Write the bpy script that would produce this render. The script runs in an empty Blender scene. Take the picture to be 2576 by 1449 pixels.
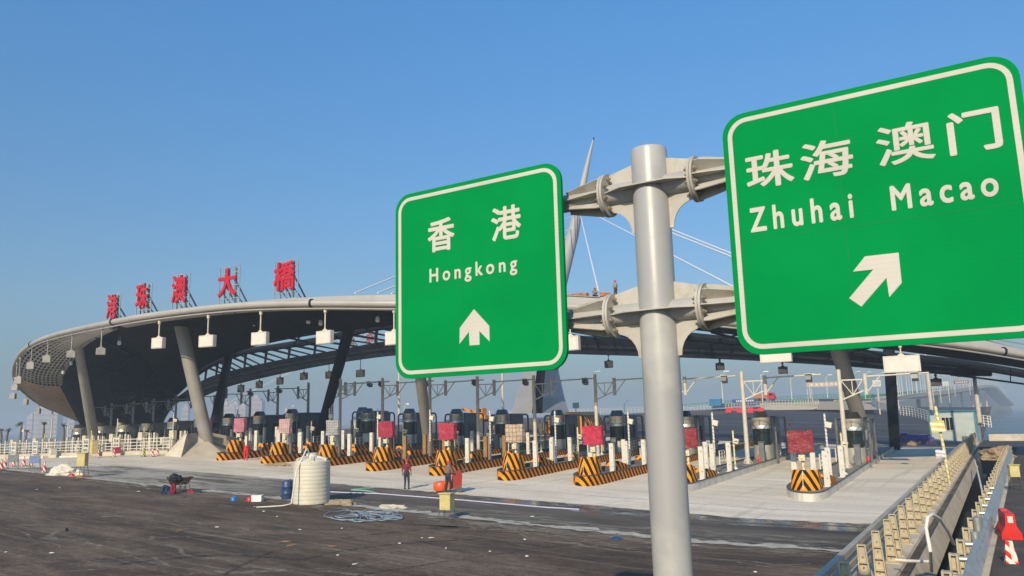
import bpy, bmesh, math, random
from math import sin, cos, pi, radians as R
from mathutils import Vector, Matrix, noise
random.seed(7)
S = bpy.context.scene
COL = S.collection
# ---------------------------------------------------------------- camera
F_PX, CX, CY, CAM_H = 1934.0, 1288.0, 724.5, 4.6
_h, _p, _r = R(32.0), R(9.6), R(1.5)
FW = Vector((-sin(_h)*cos(_p), cos(_h)*cos(_p), sin(_p)))
_rt = Vector((cos(_h), sin(_h), 0)); _up = _rt.cross(FW)
RT = _rt*cos(_r) - _up*sin(_r); UP = _up*cos(_r) + _rt*sin(_r)
CAM = Vector((0, 0, CAM_H))
cd = bpy.data.cameras.new('camera'); cam = bpy.data.objects.new('camera', cd); COL.objects.link(cam)
cd.sensor_width = 36.0; cd.lens = 36.0*F_PX/2576.0; cd.clip_start = 0.1; cd.clip_end = 20000
mw = Matrix((RT, UP, -FW)).transposed().to_4x4(); mw.translation = CAM
cam.matrix_world = mw
S.camera = cam
# ---------------------------------------------------------------- sky, sun, exposure
SUN_EL, SUN_AZ = 30.0, 168.0            # azimuth clockwise from +Y
W = bpy.data.worlds.new('World'); S.world = W; W.use_nodes = True
nt = W.node_tree; nt.nodes.clear()
wo = nt.nodes.new('ShaderNodeOutputWorld'); bg = nt.nodes.new('ShaderNodeBackground')
sky = nt.nodes.new('ShaderNodeTexSky'); sky.sky_type = 'NISHITA'; sky.sun_disc = False
sky.sun_elevation = R(SUN_EL); sky.sun_rotation = R(SUN_AZ)
sky.altitude = 0; sky.air_density = 1.0; sky.dust_density = 1.0; sky.ozone_density = 2.0
bg.inputs['Strength'].default_value = 0.15
_tc = nt.nodes.new('ShaderNodeTexCoord'); _sx = nt.nodes.new('ShaderNodeSeparateXYZ'); nt.links.new(_tc.outputs['Generated'], _sx.inputs[0])
_rp = nt.nodes.new('ShaderNodeValToRGB'); nt.links.new(_sx.outputs[2], _rp.inputs[0])       # hazy air takes the white out of the horizon
for _e, (_q, _c) in enumerate(((0.0, (.25, .30, .335)), (.15, (.46, .58, .64)), (.50, (.46, .93, 1.20)))):
    _k = _rp.color_ramp.elements[_e] if _e < 2 else _rp.color_ramp.elements.new(_q)
    _k.position = _q; _k.color = (*_c, 1)
_mx = nt.nodes.new('ShaderNodeMix'); _mx.data_type = 'RGBA'; _mx.blend_type = 'MULTIPLY'; _mx.inputs[0].default_value = 1.0
nt.links.new(sky.outputs[0], _mx.inputs[6]); nt.links.new(_rp.outputs[0], _mx.inputs[7])
nt.links.new(_mx.outputs[2], bg.inputs['Color']); nt.links.new(bg.outputs[0], wo.inputs['Surface'])
sl = bpy.data.lights.new('sun', 'SUN'); sun = bpy.data.objects.new('sun', sl); COL.objects.link(sun)
sl.energy = 4.8; sl.angle = R(0.6); sl.color = (1.0, 0.81, 0.55)
to_sun = Vector((sin(R(SUN_AZ))*cos(R(SUN_EL)), cos(R(SUN_AZ))*cos(R(SUN_EL)), sin(R(SUN_EL))))
sun.rotation_euler = to_sun.to_track_quat('Z', 'Y').to_euler(); sun.location = (0, -20, 40)
S.view_settings.view_transform = 'Standard'; S.view_settings.look = 'None'
S.view_settings.exposure = 0.15; S.view_settings.gamma = 1.0
S.render.engine = 'CYCLES'
S.cycles.use_denoising = True
S.cycles.max_bounces = 6; S.cycles.volume_bounces = 0

# ---------------------------------------------------------------- ground shape and picking helpers
XC, SL = -64.4, .038
def gz(X, Y=0):
    if X > -10: z = 0.0
    elif X > XC: z = SL*(-10-X)
    else: z = max(0.3, SL*(-10-XC) - .022*(XC-X))
    if Y > 118: z += .028*min(Y-118, 150)
    return z
def ray(x, y): return FW + RT*((x-CX)/F_PX) - UP*((y-CY)/F_PX)
def at(x, y, Y):
    d = ray(x, y); return CAM + d*(Y/d.y)
def atd(x, y, depth): return CAM + ray(x, y)*depth
def gnd(x, y, dz=0.0):
    d = ray(x, y); t = 3.0
    while t < 500:
        Q = CAM + d*t
        if Q.z < gz(Q.x, Q.y) + dz: break
        t += .06
    return Q
def G(x, y, dz=0.0): return Vector((x, y, gz(x, y)+dz))

# ---------------------------------------------------------------- mesh builder
class MB:
    def __init__(s): s.v = []; s.f = []; s.m = []; s.cm = 0
    def add(s, vs, fs):
        o = len(s.v); s.v += [tuple(p) for p in vs]; s.f += [tuple(i+o for i in q) for q in fs]; s.m += [s.cm]*len(fs); return s
    def box(s, c, d, rot=None):
        x, y, z = d[0]/2, d[1]/2, d[2]/2
        vs = [Vector((a*x, b*y, e*z)) for a in (-1, 1) for b in (-1, 1) for e in (-1, 1)]
        if rot is not None: vs = [rot @ p for p in vs]
        c = Vector(c)
        return s.add([p+c for p in vs], [(0,1,3,2),(4,6,7,5),(0,4,5,1),(2,3,7,6),(0,2,6,4),(1,5,7,3)])
    def bar(s, p, q, w, h=None, up=Vector((0, 0, 1))):
        h = h or w; p, q = Vector(p), Vector(q); d = q-p; L = d.length
        if L < 1e-6: return s
        d /= L
        if abs(d.dot(up)) > .98: up = Vector((1, 0, 0))
        sx = d.cross(up).normalized(); sz = sx.cross(d)
        M = Matrix((sx, d, sz)).transposed()
        return s.box((p+q)/2, (w, L, h), M)
    def tube(s, pts, r, n=8, cap=True):
        pts = [Vector(p) for p in pts]; N = len(pts); rs = r if isinstance(r, (list, tuple)) else [r]*N
        rings = []; prev = None
        for i, p in enumerate(pts):
            t = (pts[min(i+1, N-1)] - pts[max(i-1, 0)]).normalized()
            if prev is None:
                a = Vector((0, 0, 1)) if abs(t.z) < .9 else Vector((1, 0, 0)); x = t.cross(a).normalized()
            else: x = (prev - t*prev.dot(t)).normalized()
            prev = x; y = t.cross(x)
            rings.append([p + (x*cos(2*pi*k/n) + y*sin(2*pi*k/n))*rs[i] for k in range(n)])
        return s.loft(rings, True, cap)
    def loft(s, rings, closed=True, cap=True):
        n = len(rings[0]); vs = [p for r in rings for p in r]; fs = []
        for i in range(len(rings)-1):
            for k in range(n if closed else n-1):
                k2 = (k+1) % n; fs.append((i*n+k, i*n+k2, (i+1)*n+k2, (i+1)*n+k))
        if cap and closed:
            fs.append(tuple(reversed(range(n)))); fs.append(tuple((len(rings)-1)*n+k for k in range(n)))
        return s.add(vs, fs)
    def lathe(s, prof, n=20, c=(0, 0, 0)):
        c = Vector(c)
        return s.loft([[c+Vector((r*cos(2*pi*k/n), r*sin(2*pi*k/n), z)) for k in range(n)] for r, z in prof])
    def cyl(s, p, q, r, n=12): return s.tube([p, q], r, n)
    def prism(s, poly, axis, a, b):
        # poly 2D, extruded along axis 'x','y','z' from a to b
        f = {'x': lambda u, w, t: (t, u, w), 'y': lambda u, w, t: (u, t, w), 'z': lambda u, w, t: (u, w, t)}[axis]
        return s.loft([[f(u, w, a) for u, w in poly], [f(u, w, b) for u, w in poly]])
    def ell(s, c, d, n=12, m=8):
        c = Vector(c); rings = []
        for j in range(1, m):
            t = pi*j/m
            rings.append([c+Vector((d[0]*sin(t)*cos(2*pi*k/n), d[1]*sin(t)*sin(2*pi*k/n), d[2]*cos(t))) for k in range(n)])
        return s.loft(rings)
    def build(s, name, mat, parent=None, smooth=False, loc=None, auto=None):
        me = bpy.data.meshes.new(name); me.from_pydata(s.v, [], s.f)
        bm = bmesh.new(); bm.from_mesh(me); bmesh.ops.recalc_face_normals(bm, faces=bm.faces); bm.to_mesh(me); bm.free()
        ms = mat if isinstance(mat, (list, tuple)) else [mat]
        for m_ in ms: me.materials.append(m_)
        if len(ms) > 1:
            for i, p in enumerate(me.polygons): p.material_index = s.m[i]
        if smooth:
            for p in me.polygons: p.use_smooth = True
            me.set_sharp_from_angle(angle=R(auto or 40))
        o = bpy.data.objects.new(name, me); COL.objects.link(o)
        if parent: o.parent = parent
        if loc is not None: o.location = loc
        return o

def tag(o, label, cat, group=None, kind=None):
    if label: o['label'] = label
    if cat: o['category'] = cat
    if group: o['group'] = group
    if kind: o['kind'] = kind
    return o
def thing(name, label, cat, loc=(0, 0, 0), rz=0, group=None):
    o = bpy.data.objects.new(name, None); COL.objects.link(o); o.location = loc; o.rotation_euler = (0, 0, rz); o.empty_display_size = .2
    return tag(o, label, cat, group)
def dup(root, loc, rz=0, label=None, group=None, mats=None):
    def cp(o, parent):
        c = o.copy(); COL.objects.link(c)
        if parent: c.parent = parent
        for ch in list(o.children): cp(ch, c)
        return c
    r = cp(root, None); r.location = loc; r.rotation_euler = (0, 0, rz)
    if label: r['label'] = label
    if group: r['group'] = group
    return r
ORD = ['first', 'second', 'third', 'fourth', 'fifth', 'sixth', 'seventh', 'eighth', 'ninth', 'tenth', 'eleventh', 'twelfth', 'thirteenth', 'fourteenth', 'fifteenth', 'sixteenth', 'seventeenth', 'eighteenth', 'nineteenth', 'twentieth'] + ['%dth' % k if k % 10 not in (1, 2, 3) else '%d%s' % (k, {1: 'st', 2: 'nd', 3: 'rd'}[k % 10]) for k in range(21, 120)]
def struct(o): o['kind'] = 'structure'; return o

# ---------------------------------------------------------------- materials
def srgb(r, g, b):
    f = lambda c: ((c/255+.055)/1.055)**2.4 if c > 10 else c/255/12.92
    return (f(r), f(g), f(b))
class NT:
    def __init__(s, m): s.t = m.node_tree; s.n = s.t.nodes; s.l = s.t.links
    def new(s, k, **kw):
        n = s.n.new(k)
        for a, b in kw.items(): setattr(n, a, b)
        return n
    def link(s, a, b): s.l.new(a, b)
    def math(s, op, a, b=None, clamp=False):
        n = s.n.new('ShaderNodeMath'); n.operation = op; n.use_clamp = clamp
        for i, v in enumerate((a, b)):
            if v is None: continue
            if isinstance(v, (int, float)): n.inputs[i].default_value = v
            else: s.l.new(v, n.inputs[i])
        return n.outputs[0]
    def noise(s, vec, scale, detail=4, rough=.55, dist=0):
        n = s.n.new('ShaderNodeTexNoise'); n.inputs['Scale'].default_value = scale; n.inputs['Detail'].default_value = detail
        n.inputs['Roughness'].default_value = rough; n.inputs['Distortion'].default_value = dist; s.l.new(vec, n.inputs['Vector']); return n.outputs['Fac']
    def mapr(s, v, a, b, c=0, d=1):
        n = s.n.new('ShaderNodeMapRange'); s.l.new(v, n.inputs[0])
        for i, q in enumerate((a, b, c, d)): n.inputs[i+1].default_value = q
        return n.outputs[0]
    def mix(s, f, a, b, mode='MIX'):
        n = s.n.new('ShaderNodeMix'); n.data_type = 'RGBA'; n.blend_type = mode
        for i, v in ((0, f), (6, a), (7, b)):
            if isinstance(v, (int, float)): n.inputs[i].default_value = v
            elif isinstance(v, (tuple, list)): n.inputs[i].default_value = (*v[:3], 1)
            else: s.l.new(v, n.inputs[i])
        return n.outputs[2]
    def scalev(s, vec, sx, sy, sz, rz=0):
        n = s.n.new('ShaderNodeMapping'); n.inputs['Scale'].default_value = (sx, sy, sz); n.inputs['Rotation'].default_value = (0, 0, rz); s.l.new(vec, n.inputs['Vector']); return n.outputs[0]
def newmat(name):
    m = bpy.data.materials.new(name); m.use_nodes = True; t = NT(m); b = t.n['Principled BSDF']; tc = t.new('ShaderNodeTexCoord'); return m, t, b, tc
def mat(name, col, rough=.6, metal=0.0, var=.18, scale=2.5, bump=0.0, bscale=20, spec=.5, dirt=None, dscale=.6):
    m, t, b, tc = newmat(name); P = tc.outputs['Object']
    n = t.noise(P, scale, 5); f = t.mapr(n, .3, .7)
    c = t.mix(f, [x*(1-var) for x in col], [min(1, x*(1+var)) for x in col])
    if dirt:
        d = t.mapr(t.noise(P, dscale, 6, .65), .5, .68)
        c = t.mix(t.math('MULTIPLY', d, .7), c, dirt)
    t.link(c, b.inputs['Base Color'])
    r = t.mapr(t.noise(P, scale*3, 3), .3, .7, max(0, rough-.08), min(1, rough+.08)); t.link(r, b.inputs['Roughness'])
    b.inputs['Metallic'].default_value = metal; b.inputs['Specular IOR Level'].default_value = spec
    if bump:
        bn = t.new('ShaderNodeBump'); bn.inputs['Strength'].default_value = bump; bn.inputs['Distance'].default_value = .02
        t.link(t.noise(P, bscale, 4), bn.inputs['Height']); t.link(bn.outputs[0], b.inputs['Normal'])
    return m
def stripe_mat(name, c1, c2, period=.62, k=1.0, absx=True, duty=.5):
    m, t, b, tc = newmat(name); P = tc.outputs['Object']
    sx = t.new('ShaderNodeSeparateXYZ'); t.link(P, sx.inputs[0])
    a = t.math('ABSOLUTE', sx.outputs[0]) if absx else sx.outputs[0]
    q = t.math('ADD', t.math('ADD', a, sx.outputs[1]), t.math('MULTIPLY', sx.outputs[2], k))
    fr = t.math('FRACT', t.math('DIVIDE', q, period)); st = t.math('GREATER_THAN', fr, duty)
    n = t.mapr(t.noise(P, 3, 5), .3, .7, .8, 1.1)
    c = t.mix(st, c1, c2); c = t.mix(1.0, c, n, 'MULTIPLY')
    dd = t.mapr(t.noise(P, 1.6, 6, .7), .56, .72); c = t.mix(t.math('MULTIPLY', dd, .3), c, (.2, .16, .10))
    t.link(c, b.inputs['Base Color']); b.inputs['Roughness'].default_value = .6; b.inputs['Specular IOR Level'].default_value = .15
    return m
M = {}
M['steel_grey'] = mat('painted_grey_steel', (.33, .33, .332), .38, 0, .03, 1.2, dirt=(.46, .45, .42), dscale=.8)
M['flange_paint'] = mat('chalky_grey_primer', (.41, .395, .36), .55, 0, .1, 4, dirt=(.30, .25, .18), dscale=3)
M['bolt'] = mat('weathered_bolt', (.30, .26, .20), .5, .6, .3, 30)
M['canopy_tube'] = mat('canopy_grey_paint', (.37, .355, .33), .45, 0, .08, .4, dirt=(.3, .28, .25))
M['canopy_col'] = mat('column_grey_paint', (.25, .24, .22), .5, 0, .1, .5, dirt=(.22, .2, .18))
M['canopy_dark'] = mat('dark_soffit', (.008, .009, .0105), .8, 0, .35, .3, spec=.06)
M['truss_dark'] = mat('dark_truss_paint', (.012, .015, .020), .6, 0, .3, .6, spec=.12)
M['lattice'] = mat('perforated_panel', (.48, .46, .43), .5, 0, .2, 1)
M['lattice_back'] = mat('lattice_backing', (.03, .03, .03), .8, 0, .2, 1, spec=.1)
M['tan_panel'] = mat('tan_cladding', (.74, .54, .35), .6, 0, .12, 1, dirt=(.3, .24, .18))
M['white_box'] = mat('wrapped_white_film', (.64, .60, .54), .55, 0, .06, 2, .3, 6)
M['dark_box'] = mat('dark_signal_face', (.05, .045, .042), .5, 0, .2, 3)
M['white_paint'] = mat('white_paint', (.60, .58, .52), .5, 0, .1, 2, dirt=(.45, .4, .32), dscale=2)
M['pole_white'] = mat('pale_pole_paint', (.54, .50, .42), .5, 0, .1, 2, dirt=(.4, .35, .28), dscale=1.5)
M['pole_grey'] = mat('grey_pole_paint', (.30, .29, .27), .5, 0, .15, 2)
M['red_letter'] = mat('red_letter_shell', (.46, .004, .022), .6, 0, .08, 1)
M['frame_steel'] = mat('galvanised_frame', (.36, .39, .40), .5, .3, .15, 3)
M['brace_blue'] = mat('blue_grey_brace', (.10, .14, .18), .5, 0, .15, 3)
M['concrete'] = mat('cast_concrete', (.52, .465, .37), .85, 0, .14, .8, .3, 25, dirt=(.28, .25, .2), dscale=.5)
M['pale_kerb'] = mat('pale_kerb_stone', (.64, .60, .53), .8, 0, .1, 1, dirt=(.33, .3, .26), dscale=.9)
M['deck_grey'] = mat('island_paving', (.20, .185, .165), .75, 0, .25, 1.2, dirt=(.33, .27, .2), dscale=.5)
M['coping'] = mat('dark_kerb_coping', (.07, .068, .064), .6, 0, .2, 2)
M['stripes'] = stripe_mat('orange_black_stripes', (.86, .29, .004), (.018, .016, .014), .62, 1.0)
M['stripes_bull'] = stripe_mat('orange_black_chevrons', (.90, .33, .004), (.018, .016, .014), .66, .75, True)
M['dark_glass'] = mat('dark_green_glass', (.012, .022, .018), .08, 0, .2, 1, spec=.8)
M['mirror_steel'] = mat('polished_steel', (.72, .68, .58), .34, .7, .06, 2)
M['booth_roof'] = mat('tinted_steel_roof', (.20, .195, .18), .22, .85, .1, 2)
M['booth_wall'] = mat('grey_booth_panel', (.15, .155, .16), .45, .1, .15, 1.5)
M['frame_tube'] = mat('dark_grey_tube', (.13, .137, .145), .4, .2, .2, 2)
M['tape_white'] = None
# ================================================================ setting
def sheet(name, xs, ys, dz, m, zf=gz):
    b = MB(); vs = [(x, y, zf(x, y)+dz) for y in ys for x in xs]; n = len(xs)
    b.add(vs, [(j*n+i, j*n+i+1, (j+1)*n+i+1, (j+1)*n+i) for j in range(len(ys)-1) for i in range(n-1)])
    o = b.build(name, m); return struct(o)
def rng(a, b, n): return [a+(b-a)*i/(n-1) for i in range(n)]
# asphalt: dark brown-grey with tyre arcs, faint scraped lines and dusty patches
def asphalt_mat():
    m, t, b, tc = newmat('dusty_asphalt'); P = tc.outputs['Object']
    fine = t.math('MULTIPLY', t.math('MULTIPLY', t.mapr(t.noise(P, 16, 3, .85), .3, .7, .62, 1.4), t.mapr(t.noise(P, 4, 4, .8), .3, .7, .78, 1.22)), t.mapr(t.noise(t.scalev(P, .9, 2.2, 1), 1.3, 5, .75, .5), .3, .7, .72, 1.28))
    big = t.mapr(t.noise(t.scalev(P, .12, .3, 1), 1.0, 5, .6, .4), .40, .66)
    dark = t.mapr(t.noise(t.scalev(P, .25, .5, 1, .3), 1.1, 4, .6, .8), .50, .68)
    c = t.mix(big, (.068, .047, .033), (.155, .115, .082))
    c = t.mix(t.math('MULTIPLY', dark, .55), c, (.03, .027, .026))
    # tyre marks: strongly stretched noise in three headings
    for rz, sx, sy, amt, cc in ((.10, .10, 3.2, .50, (.20, .17, .135)), (-.28, .12, 4.2, .42, (.026, .023, .022)), (.55, .14, 3.4, .30, (.19, .165, .13))):
        s = t.mapr(t.noise(t.scalev(P, sx, sy, 1, rz), 1.0, 4, .6, .5), .55, .68)
        c = t.mix(t.math('MULTIPLY', s, amt), c, cc)
    for rz, fr, o_ in ((.06, .115, .3), (-.17, .075, .62), (.02, .21, .1)):
        sp = t.new('ShaderNodeSeparateXYZ'); t.link(t.scalev(P, 1, 1, 1, rz), sp.inputs[0])
        w = t.math('ADD', t.math('MULTIPLY', sp.outputs[1], fr), t.math('MULTIPLY', t.noise(P, .11, 3), .7))
        d = t.math('ABSOLUTE', t.math('SUBTRACT', t.math('FRACT', t.math('ADD', w, o_)), .5))
        ln = t.math('MULTIPLY', t.math('LESS_THAN', d, .008), t.mapr(t.noise(P, .5, 4, .8), .42, .6))
        c = t.mix(t.math('MULTIPLY', ln, .6), c, (.22, .195, .16))
    c = t.mix(1.0, c, fine, 'MULTIPLY')
    t.link(c, b.inputs['Base Color']); b.inputs['Roughness'].default_value = .85; b.inputs['Specular IOR Level'].default_value = .25
    bn = t.new('ShaderNodeBump'); bn.inputs['Strength'].default_value = .35; bn.inputs['Distance'].default_value = .03
    t.link(t.noise(P, 14, 5, .7), bn.inputs['Height']); t.link(bn.outputs[0], b.inputs['Normal'])
    return m
def concrete_mat():
    m, t, b, tc = newmat('concrete_pavement'); P = tc.outputs['Object']
    c = t.mix(t.mapr(t.noise(t.scalev(P, .1, .35, 1), 1.0, 6, .65, .5), .36, .66), (.56, .50, .41), (.72, .66, .56))
    st = t.mapr(t.noise(t.scalev(P, .16, 1.1, 1, .05), 1.0, 5, .7, .6), .56, .70); c = t.mix(t.math('MULTIPLY', st, .5), c, (.33, .29, .235))
    tr = t.mapr(t.noise(t.scalev(P, 1.3, .07, 1), 1.0, 4, .6), .55, .70); c = t.mix(t.math('MULTIPLY', tr, .4), c, (.34, .295, .24))
    c = t.mix(1.0, c, t.mapr(t.noise(P, 6, 4, .7), .3, .7, .86, 1.12), 'MULTIPLY')
    sp = t.new('ShaderNodeSeparateXYZ'); t.link(P, sp.inputs[0])
    jx = t.math('ADD', sp.outputs[1], t.math('MULTIPLY', t.noise(P, .8, 4, .8), .35))
    for y0 in (38.6, 52.6, 72.2, 90.0):
        d = t.math('ABSOLUTE', t.math('SUBTRACT', jx, y0)); k = t.math('LESS_THAN', d, .05); c = t.mix(t.math('MULTIPLY', k, .65), c, (.11, .1, .085))
    t.link(c, b.inputs['Base Color']); b.inputs['Roughness'].default_value = .85; b.inputs['Specular IOR Level'].default_value = .3
    return m
def strip_mat():
    m, t, b, tc = newmat('slurry_stained_strip'); P = tc.outputs['Object']
    sp = t.new('ShaderNodeSeparateXYZ'); t.link(P, sp.inputs[0])
    c = t.mix(t.mapr(t.noise(t.scalev(P, .12, .6, 1), 1, 5), .35, .65), (.058, .05, .042), (.115, .10, .082))
    left = t.mapr(sp.outputs[0], -42, -32, 1, 0)                      # dried slurry lies over the far end of the strip
    blot = t.mapr(t.noise(t.scalev(P, .16, .9, 1), 1.0, 6, .7, .7), .47, .56)
    c = t.mix(t.math('MULTIPLY', left, t.mapr(blot, 0, 1, .85, .12)), c, (.40, .38, .34))
    edge = t.mapr(t.noise(t.scalev(P, .2, 1.4, 1), 1.0, 6, .7, .4), .58, .66); c = t.mix(t.math('MULTIPLY', edge, .55), c, (.27, .24, .2))
    wet = t.math('MULTIPLY', t.math('MULTIPLY', t.mapr(sp.outputs[0], -26, -22), t.mapr(t.noise(t.scalev(P, .35, .8, 1), 1, 4), .40, .52)), t.mapr(t.math('ADD', sp.outputs[1], t.math('MULTIPLY', t.noise(P, .5, 4), 1.6)), 33.2, 33.6))
    c = t.mix(t.math('MULTIPLY', wet, .6), c, (.03, .026, .02))
    t.link(c, b.inputs['Base Color']); t.link(t.mapr(wet, 0, 1, .8, .16), b.inputs['Roughness']); b.inputs['Specular IOR Level'].default_value = .3
    return m
def crust_mat(name, col, lo, hi, amt):
    m, t, b, tc = newmat(name); P = tc.outputs['Object']
    c = t.mix(t.mapr(t.noise(P, 1.6, 5, .7), .35, .65), [x*.72 for x in col], col); t.link(c, b.inputs['Base Color']); b.inputs['Roughness'].default_value = .95
    a = t.mapr(t.noise(t.scalev(P, .45, 1.3, 1), 1.5, 7, .75, .5), lo, hi); t.link(t.math('MULTIPLY', a, amt), b.inputs['Alpha']); return m
M['asphalt'] = asphalt_mat(); M['concrete_pave'] = concrete_mat(); M['strip'] = strip_mat()
M['slurry'] = crust_mat('white_slurry', (.60, .57, .52), .36, .50, .95); M['slurry_thin'] = crust_mat('thin_slurry_film', (.42, .38, .32), .46, .66, .6)
M['asphalt_far'] = mat('fresh_asphalt', (.035, .033, .035), .8, 0, .25, .2)
M['line_white'] = mat('road_line', (.55, .53, .5), .7, 0, .2, 1)
M['water'] = mat('sea_water', (.03, .05, .06), .35, 0, .2, .01)
M['sand'] = mat('bare_earth', (.30, .23, .15), .95, 0, .2, .2)
gx = [-190, -150, -128, -116, -110, -100, -90, -80, -70, -66, -64.4, -62, -50, -40, -30, -20, -12, -10, -8, -2.75]
sheet('asphalt_ground', gx, [-25, 0, 10, 20, 28, 35, 60, 90, 118, 130, 160, 200, 240, 268, 330], 0, M['asphalt'])
def jag(name, y0, y1, x0, x1, n, a0, a1, dz, m, seed):
    rr = random.Random(seed); b = MB(); vs = []; xs = sorted(set(rng(x0, x1, n) + [-10, -64.4]))
    for x in xs:
        j0 = (noise.noise((x*.55, seed, 0))*.7 + noise.noise((x*1.9, seed, 3))*.5)*a0; j1 = (noise.noise((x*.45, seed+5, 0))*.7 + noise.noise((x*1.7, seed+5, 3))*.5)*a1
        vs += [(x, y0+j0, gz(x)+dz), (x, y1+j1, gz(x)+dz)]
    b.add(vs, [(2*i, 2*i+2, 2*i+3, 2*i+1) for i in range(len(xs)-1)])
    return struct(b.build(name, m))
def apron():
    b = MB(); xs = sorted(set(rng(-108, -4.45, 240) + [-10, -64.4])); ys = [0, 40, 60, 80, 104]; vs = []
    for x in xs:
        j = noise.noise((x*.5, 1, 0))*.45 + noise.noise((x*1.6, 1, 3))*.22
        if x < -57: j -= min(6.6, (-57-x)*1.4)
        for y in ys:
            yy = 34.9+j if y == 0 else y
            vs.append((x, yy, gz(x)+.008))
    n = len(ys); b.add(vs, [(i*n+k, (i+1)*n+k, (i+1)*n+k+1, i*n+k+1) for i in range(len(xs)-1) for k in range(n-1)])
    struct(b.build('concrete_apron', M['concrete_pave']))
apron()
jag('drain_strip', 28.4, 35.2, -62, -4.45, 240, .25, .1, .004, M['strip'], 2)
jag('slurry_line', 27.75, 28.4, -44, -4.6, 420, .5, 1.1, .030, M['slurry'], 9)
jag('slurry_film', 26.6, 30.2, -46, -4.6, 260, .9, .9, .036, M['slurry_thin'], 21)
jag('slurry_film', 32.6, 34.6, -58, -5.2, 260, .7, .5, .024, M['slurry_thin'], 33)
jag('slurry_edge', 34.75, 35.0, -56, -5, 300, .5, .5, .012, M['concrete'], 14)
sheet('far_asphalt', [x for x in gx if -62 <= x <= -4] + [-4], [104, 118, 130, 160, 200, 240, 268, 330], .005, M['asphalt_far'])
for k, (y, w) in enumerate(((128, .2), (163, .3), (150, .2))):
    sheet('lane_line', [-62, -50, -40, -30, -20, -10, -5], [y, y+w], .01, M['line_white'])
# tyre arcs, scraped lines and dust trails lying on the asphalt
def mark_mat(name, col, thr):
    m, t, b, tc = newmat(name); P = tc.outputs['Object']; b.inputs['Base Color'].default_value = (*col, 1); b.inputs['Roughness'].default_value = .95
    a = t.math('MULTIPLY', t.mapr(t.noise(P, 2.6, 6, .8), thr, thr+.16), t.mapr(t.noise(P, .35, 3, .6), .36, .58)); t.link(t.math('MULTIPLY', a, .75), b.inputs['Alpha']); return m
M['mark_dust'] = mark_mat('dust_trail', (.27, .225, .18), .44); M['mark_dark'] = mark_mat('rubber_mark', (.022, .02, .019), .42)
def trail(nm, px, w, m, dz):
    P = [gnd(x, y) for x, y in px]; q = []
    for k in range(60):
        u = k/59*(len(P)-1); i = min(int(u), len(P)-2); f_ = u-i; p0, p1, p2, p3 = P[max(i-1, 0)], P[i], P[i+1], P[min(i+2, len(P)-1)]
        q.append(.5*((2*p1)+(p2-p0)*f_+(2*p0-5*p1+4*p2-p3)*f_*f_+(3*p1-p0-3*p2+p3)*f_**3))
    rows = []
    for k in range(60):
        t_ = q[min(k+1, 59)]-q[max(k-1, 0)]; t_.z = 0; t_.normalize(); n_ = Vector((-t_.y, t_.x, 0))*w*(.5+.25*noise.noise(Vector((k*.3, w*9, dz*99))))
        rows.append([G(v.x, v.y, dz) for v in (q[k]-n_, q[k]+n_)])
    return struct(MB().loft(rows, False, False).build(nm, m))
k_ = 0
for px, w, m in (([(0, 1448), (700, 1405), (1300, 1362), (1610, 1338)], .10, 'mark_dust'), ([(400, 1449), (1000, 1410), (1580, 1368)], .09, 'mark_dust'), ([(0, 1372), (420, 1352), (900, 1338), (1500, 1330)], .22, 'mark_dust'), ([(560, 1325), (340, 1328), (200, 1345), (150, 1375), (205, 1400)], .10, 'mark_dust'), ([(470, 1330), (360, 1345), (310, 1372), (350, 1408), (520, 1440)], .12, 'mark_dust'),
        ([(0, 1322), (260, 1318), (500, 1292), (760, 1288)], .35, 'mark_dust'), ([(180, 1300), (330, 1302), (560, 1322), (640, 1350)], .5, 'mark_dust'), ([(700, 1449), (800, 1400), (1000, 1370), (1300, 1352)], .14, 'mark_dark'), ([(560, 1449), (700, 1385), (900, 1350), (1180, 1322)], .16, 'mark_dark'), ([(300, 1420), (520, 1400), (700, 1405), (900, 1430)], .3, 'mark_dark'),
        ([(0, 1425), (300, 1405), (620, 1380), (980, 1330)], .10, 'mark_dark'), ([(900, 1449), (1250, 1395), (1600, 1350)], .12, 'mark_dark'), ([(1730, 1400), (1850, 1415), (2000, 1440)], .15, 'mark_dust'), ([(1730, 1430), (1900, 1428), (2040, 1420)], .10, 'mark_dust'), ([(0, 1260), (200, 1250), (420, 1256)], .4, 'mark_dust'), ([(1180, 1330), (1350, 1345), (1610, 1385)], .5, 'mark_dust'), ([(1100, 1318), (1300, 1332), (1620, 1362)], .9, 'mark_dust')):
    k_ += 1; trail('tyre_marks', px, w, M[m], .003+.0012*k_)
for px, w in (((570, 1328), .55), ((118, 1336), .3), ((690, 1262), .4)):
    pass
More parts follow.
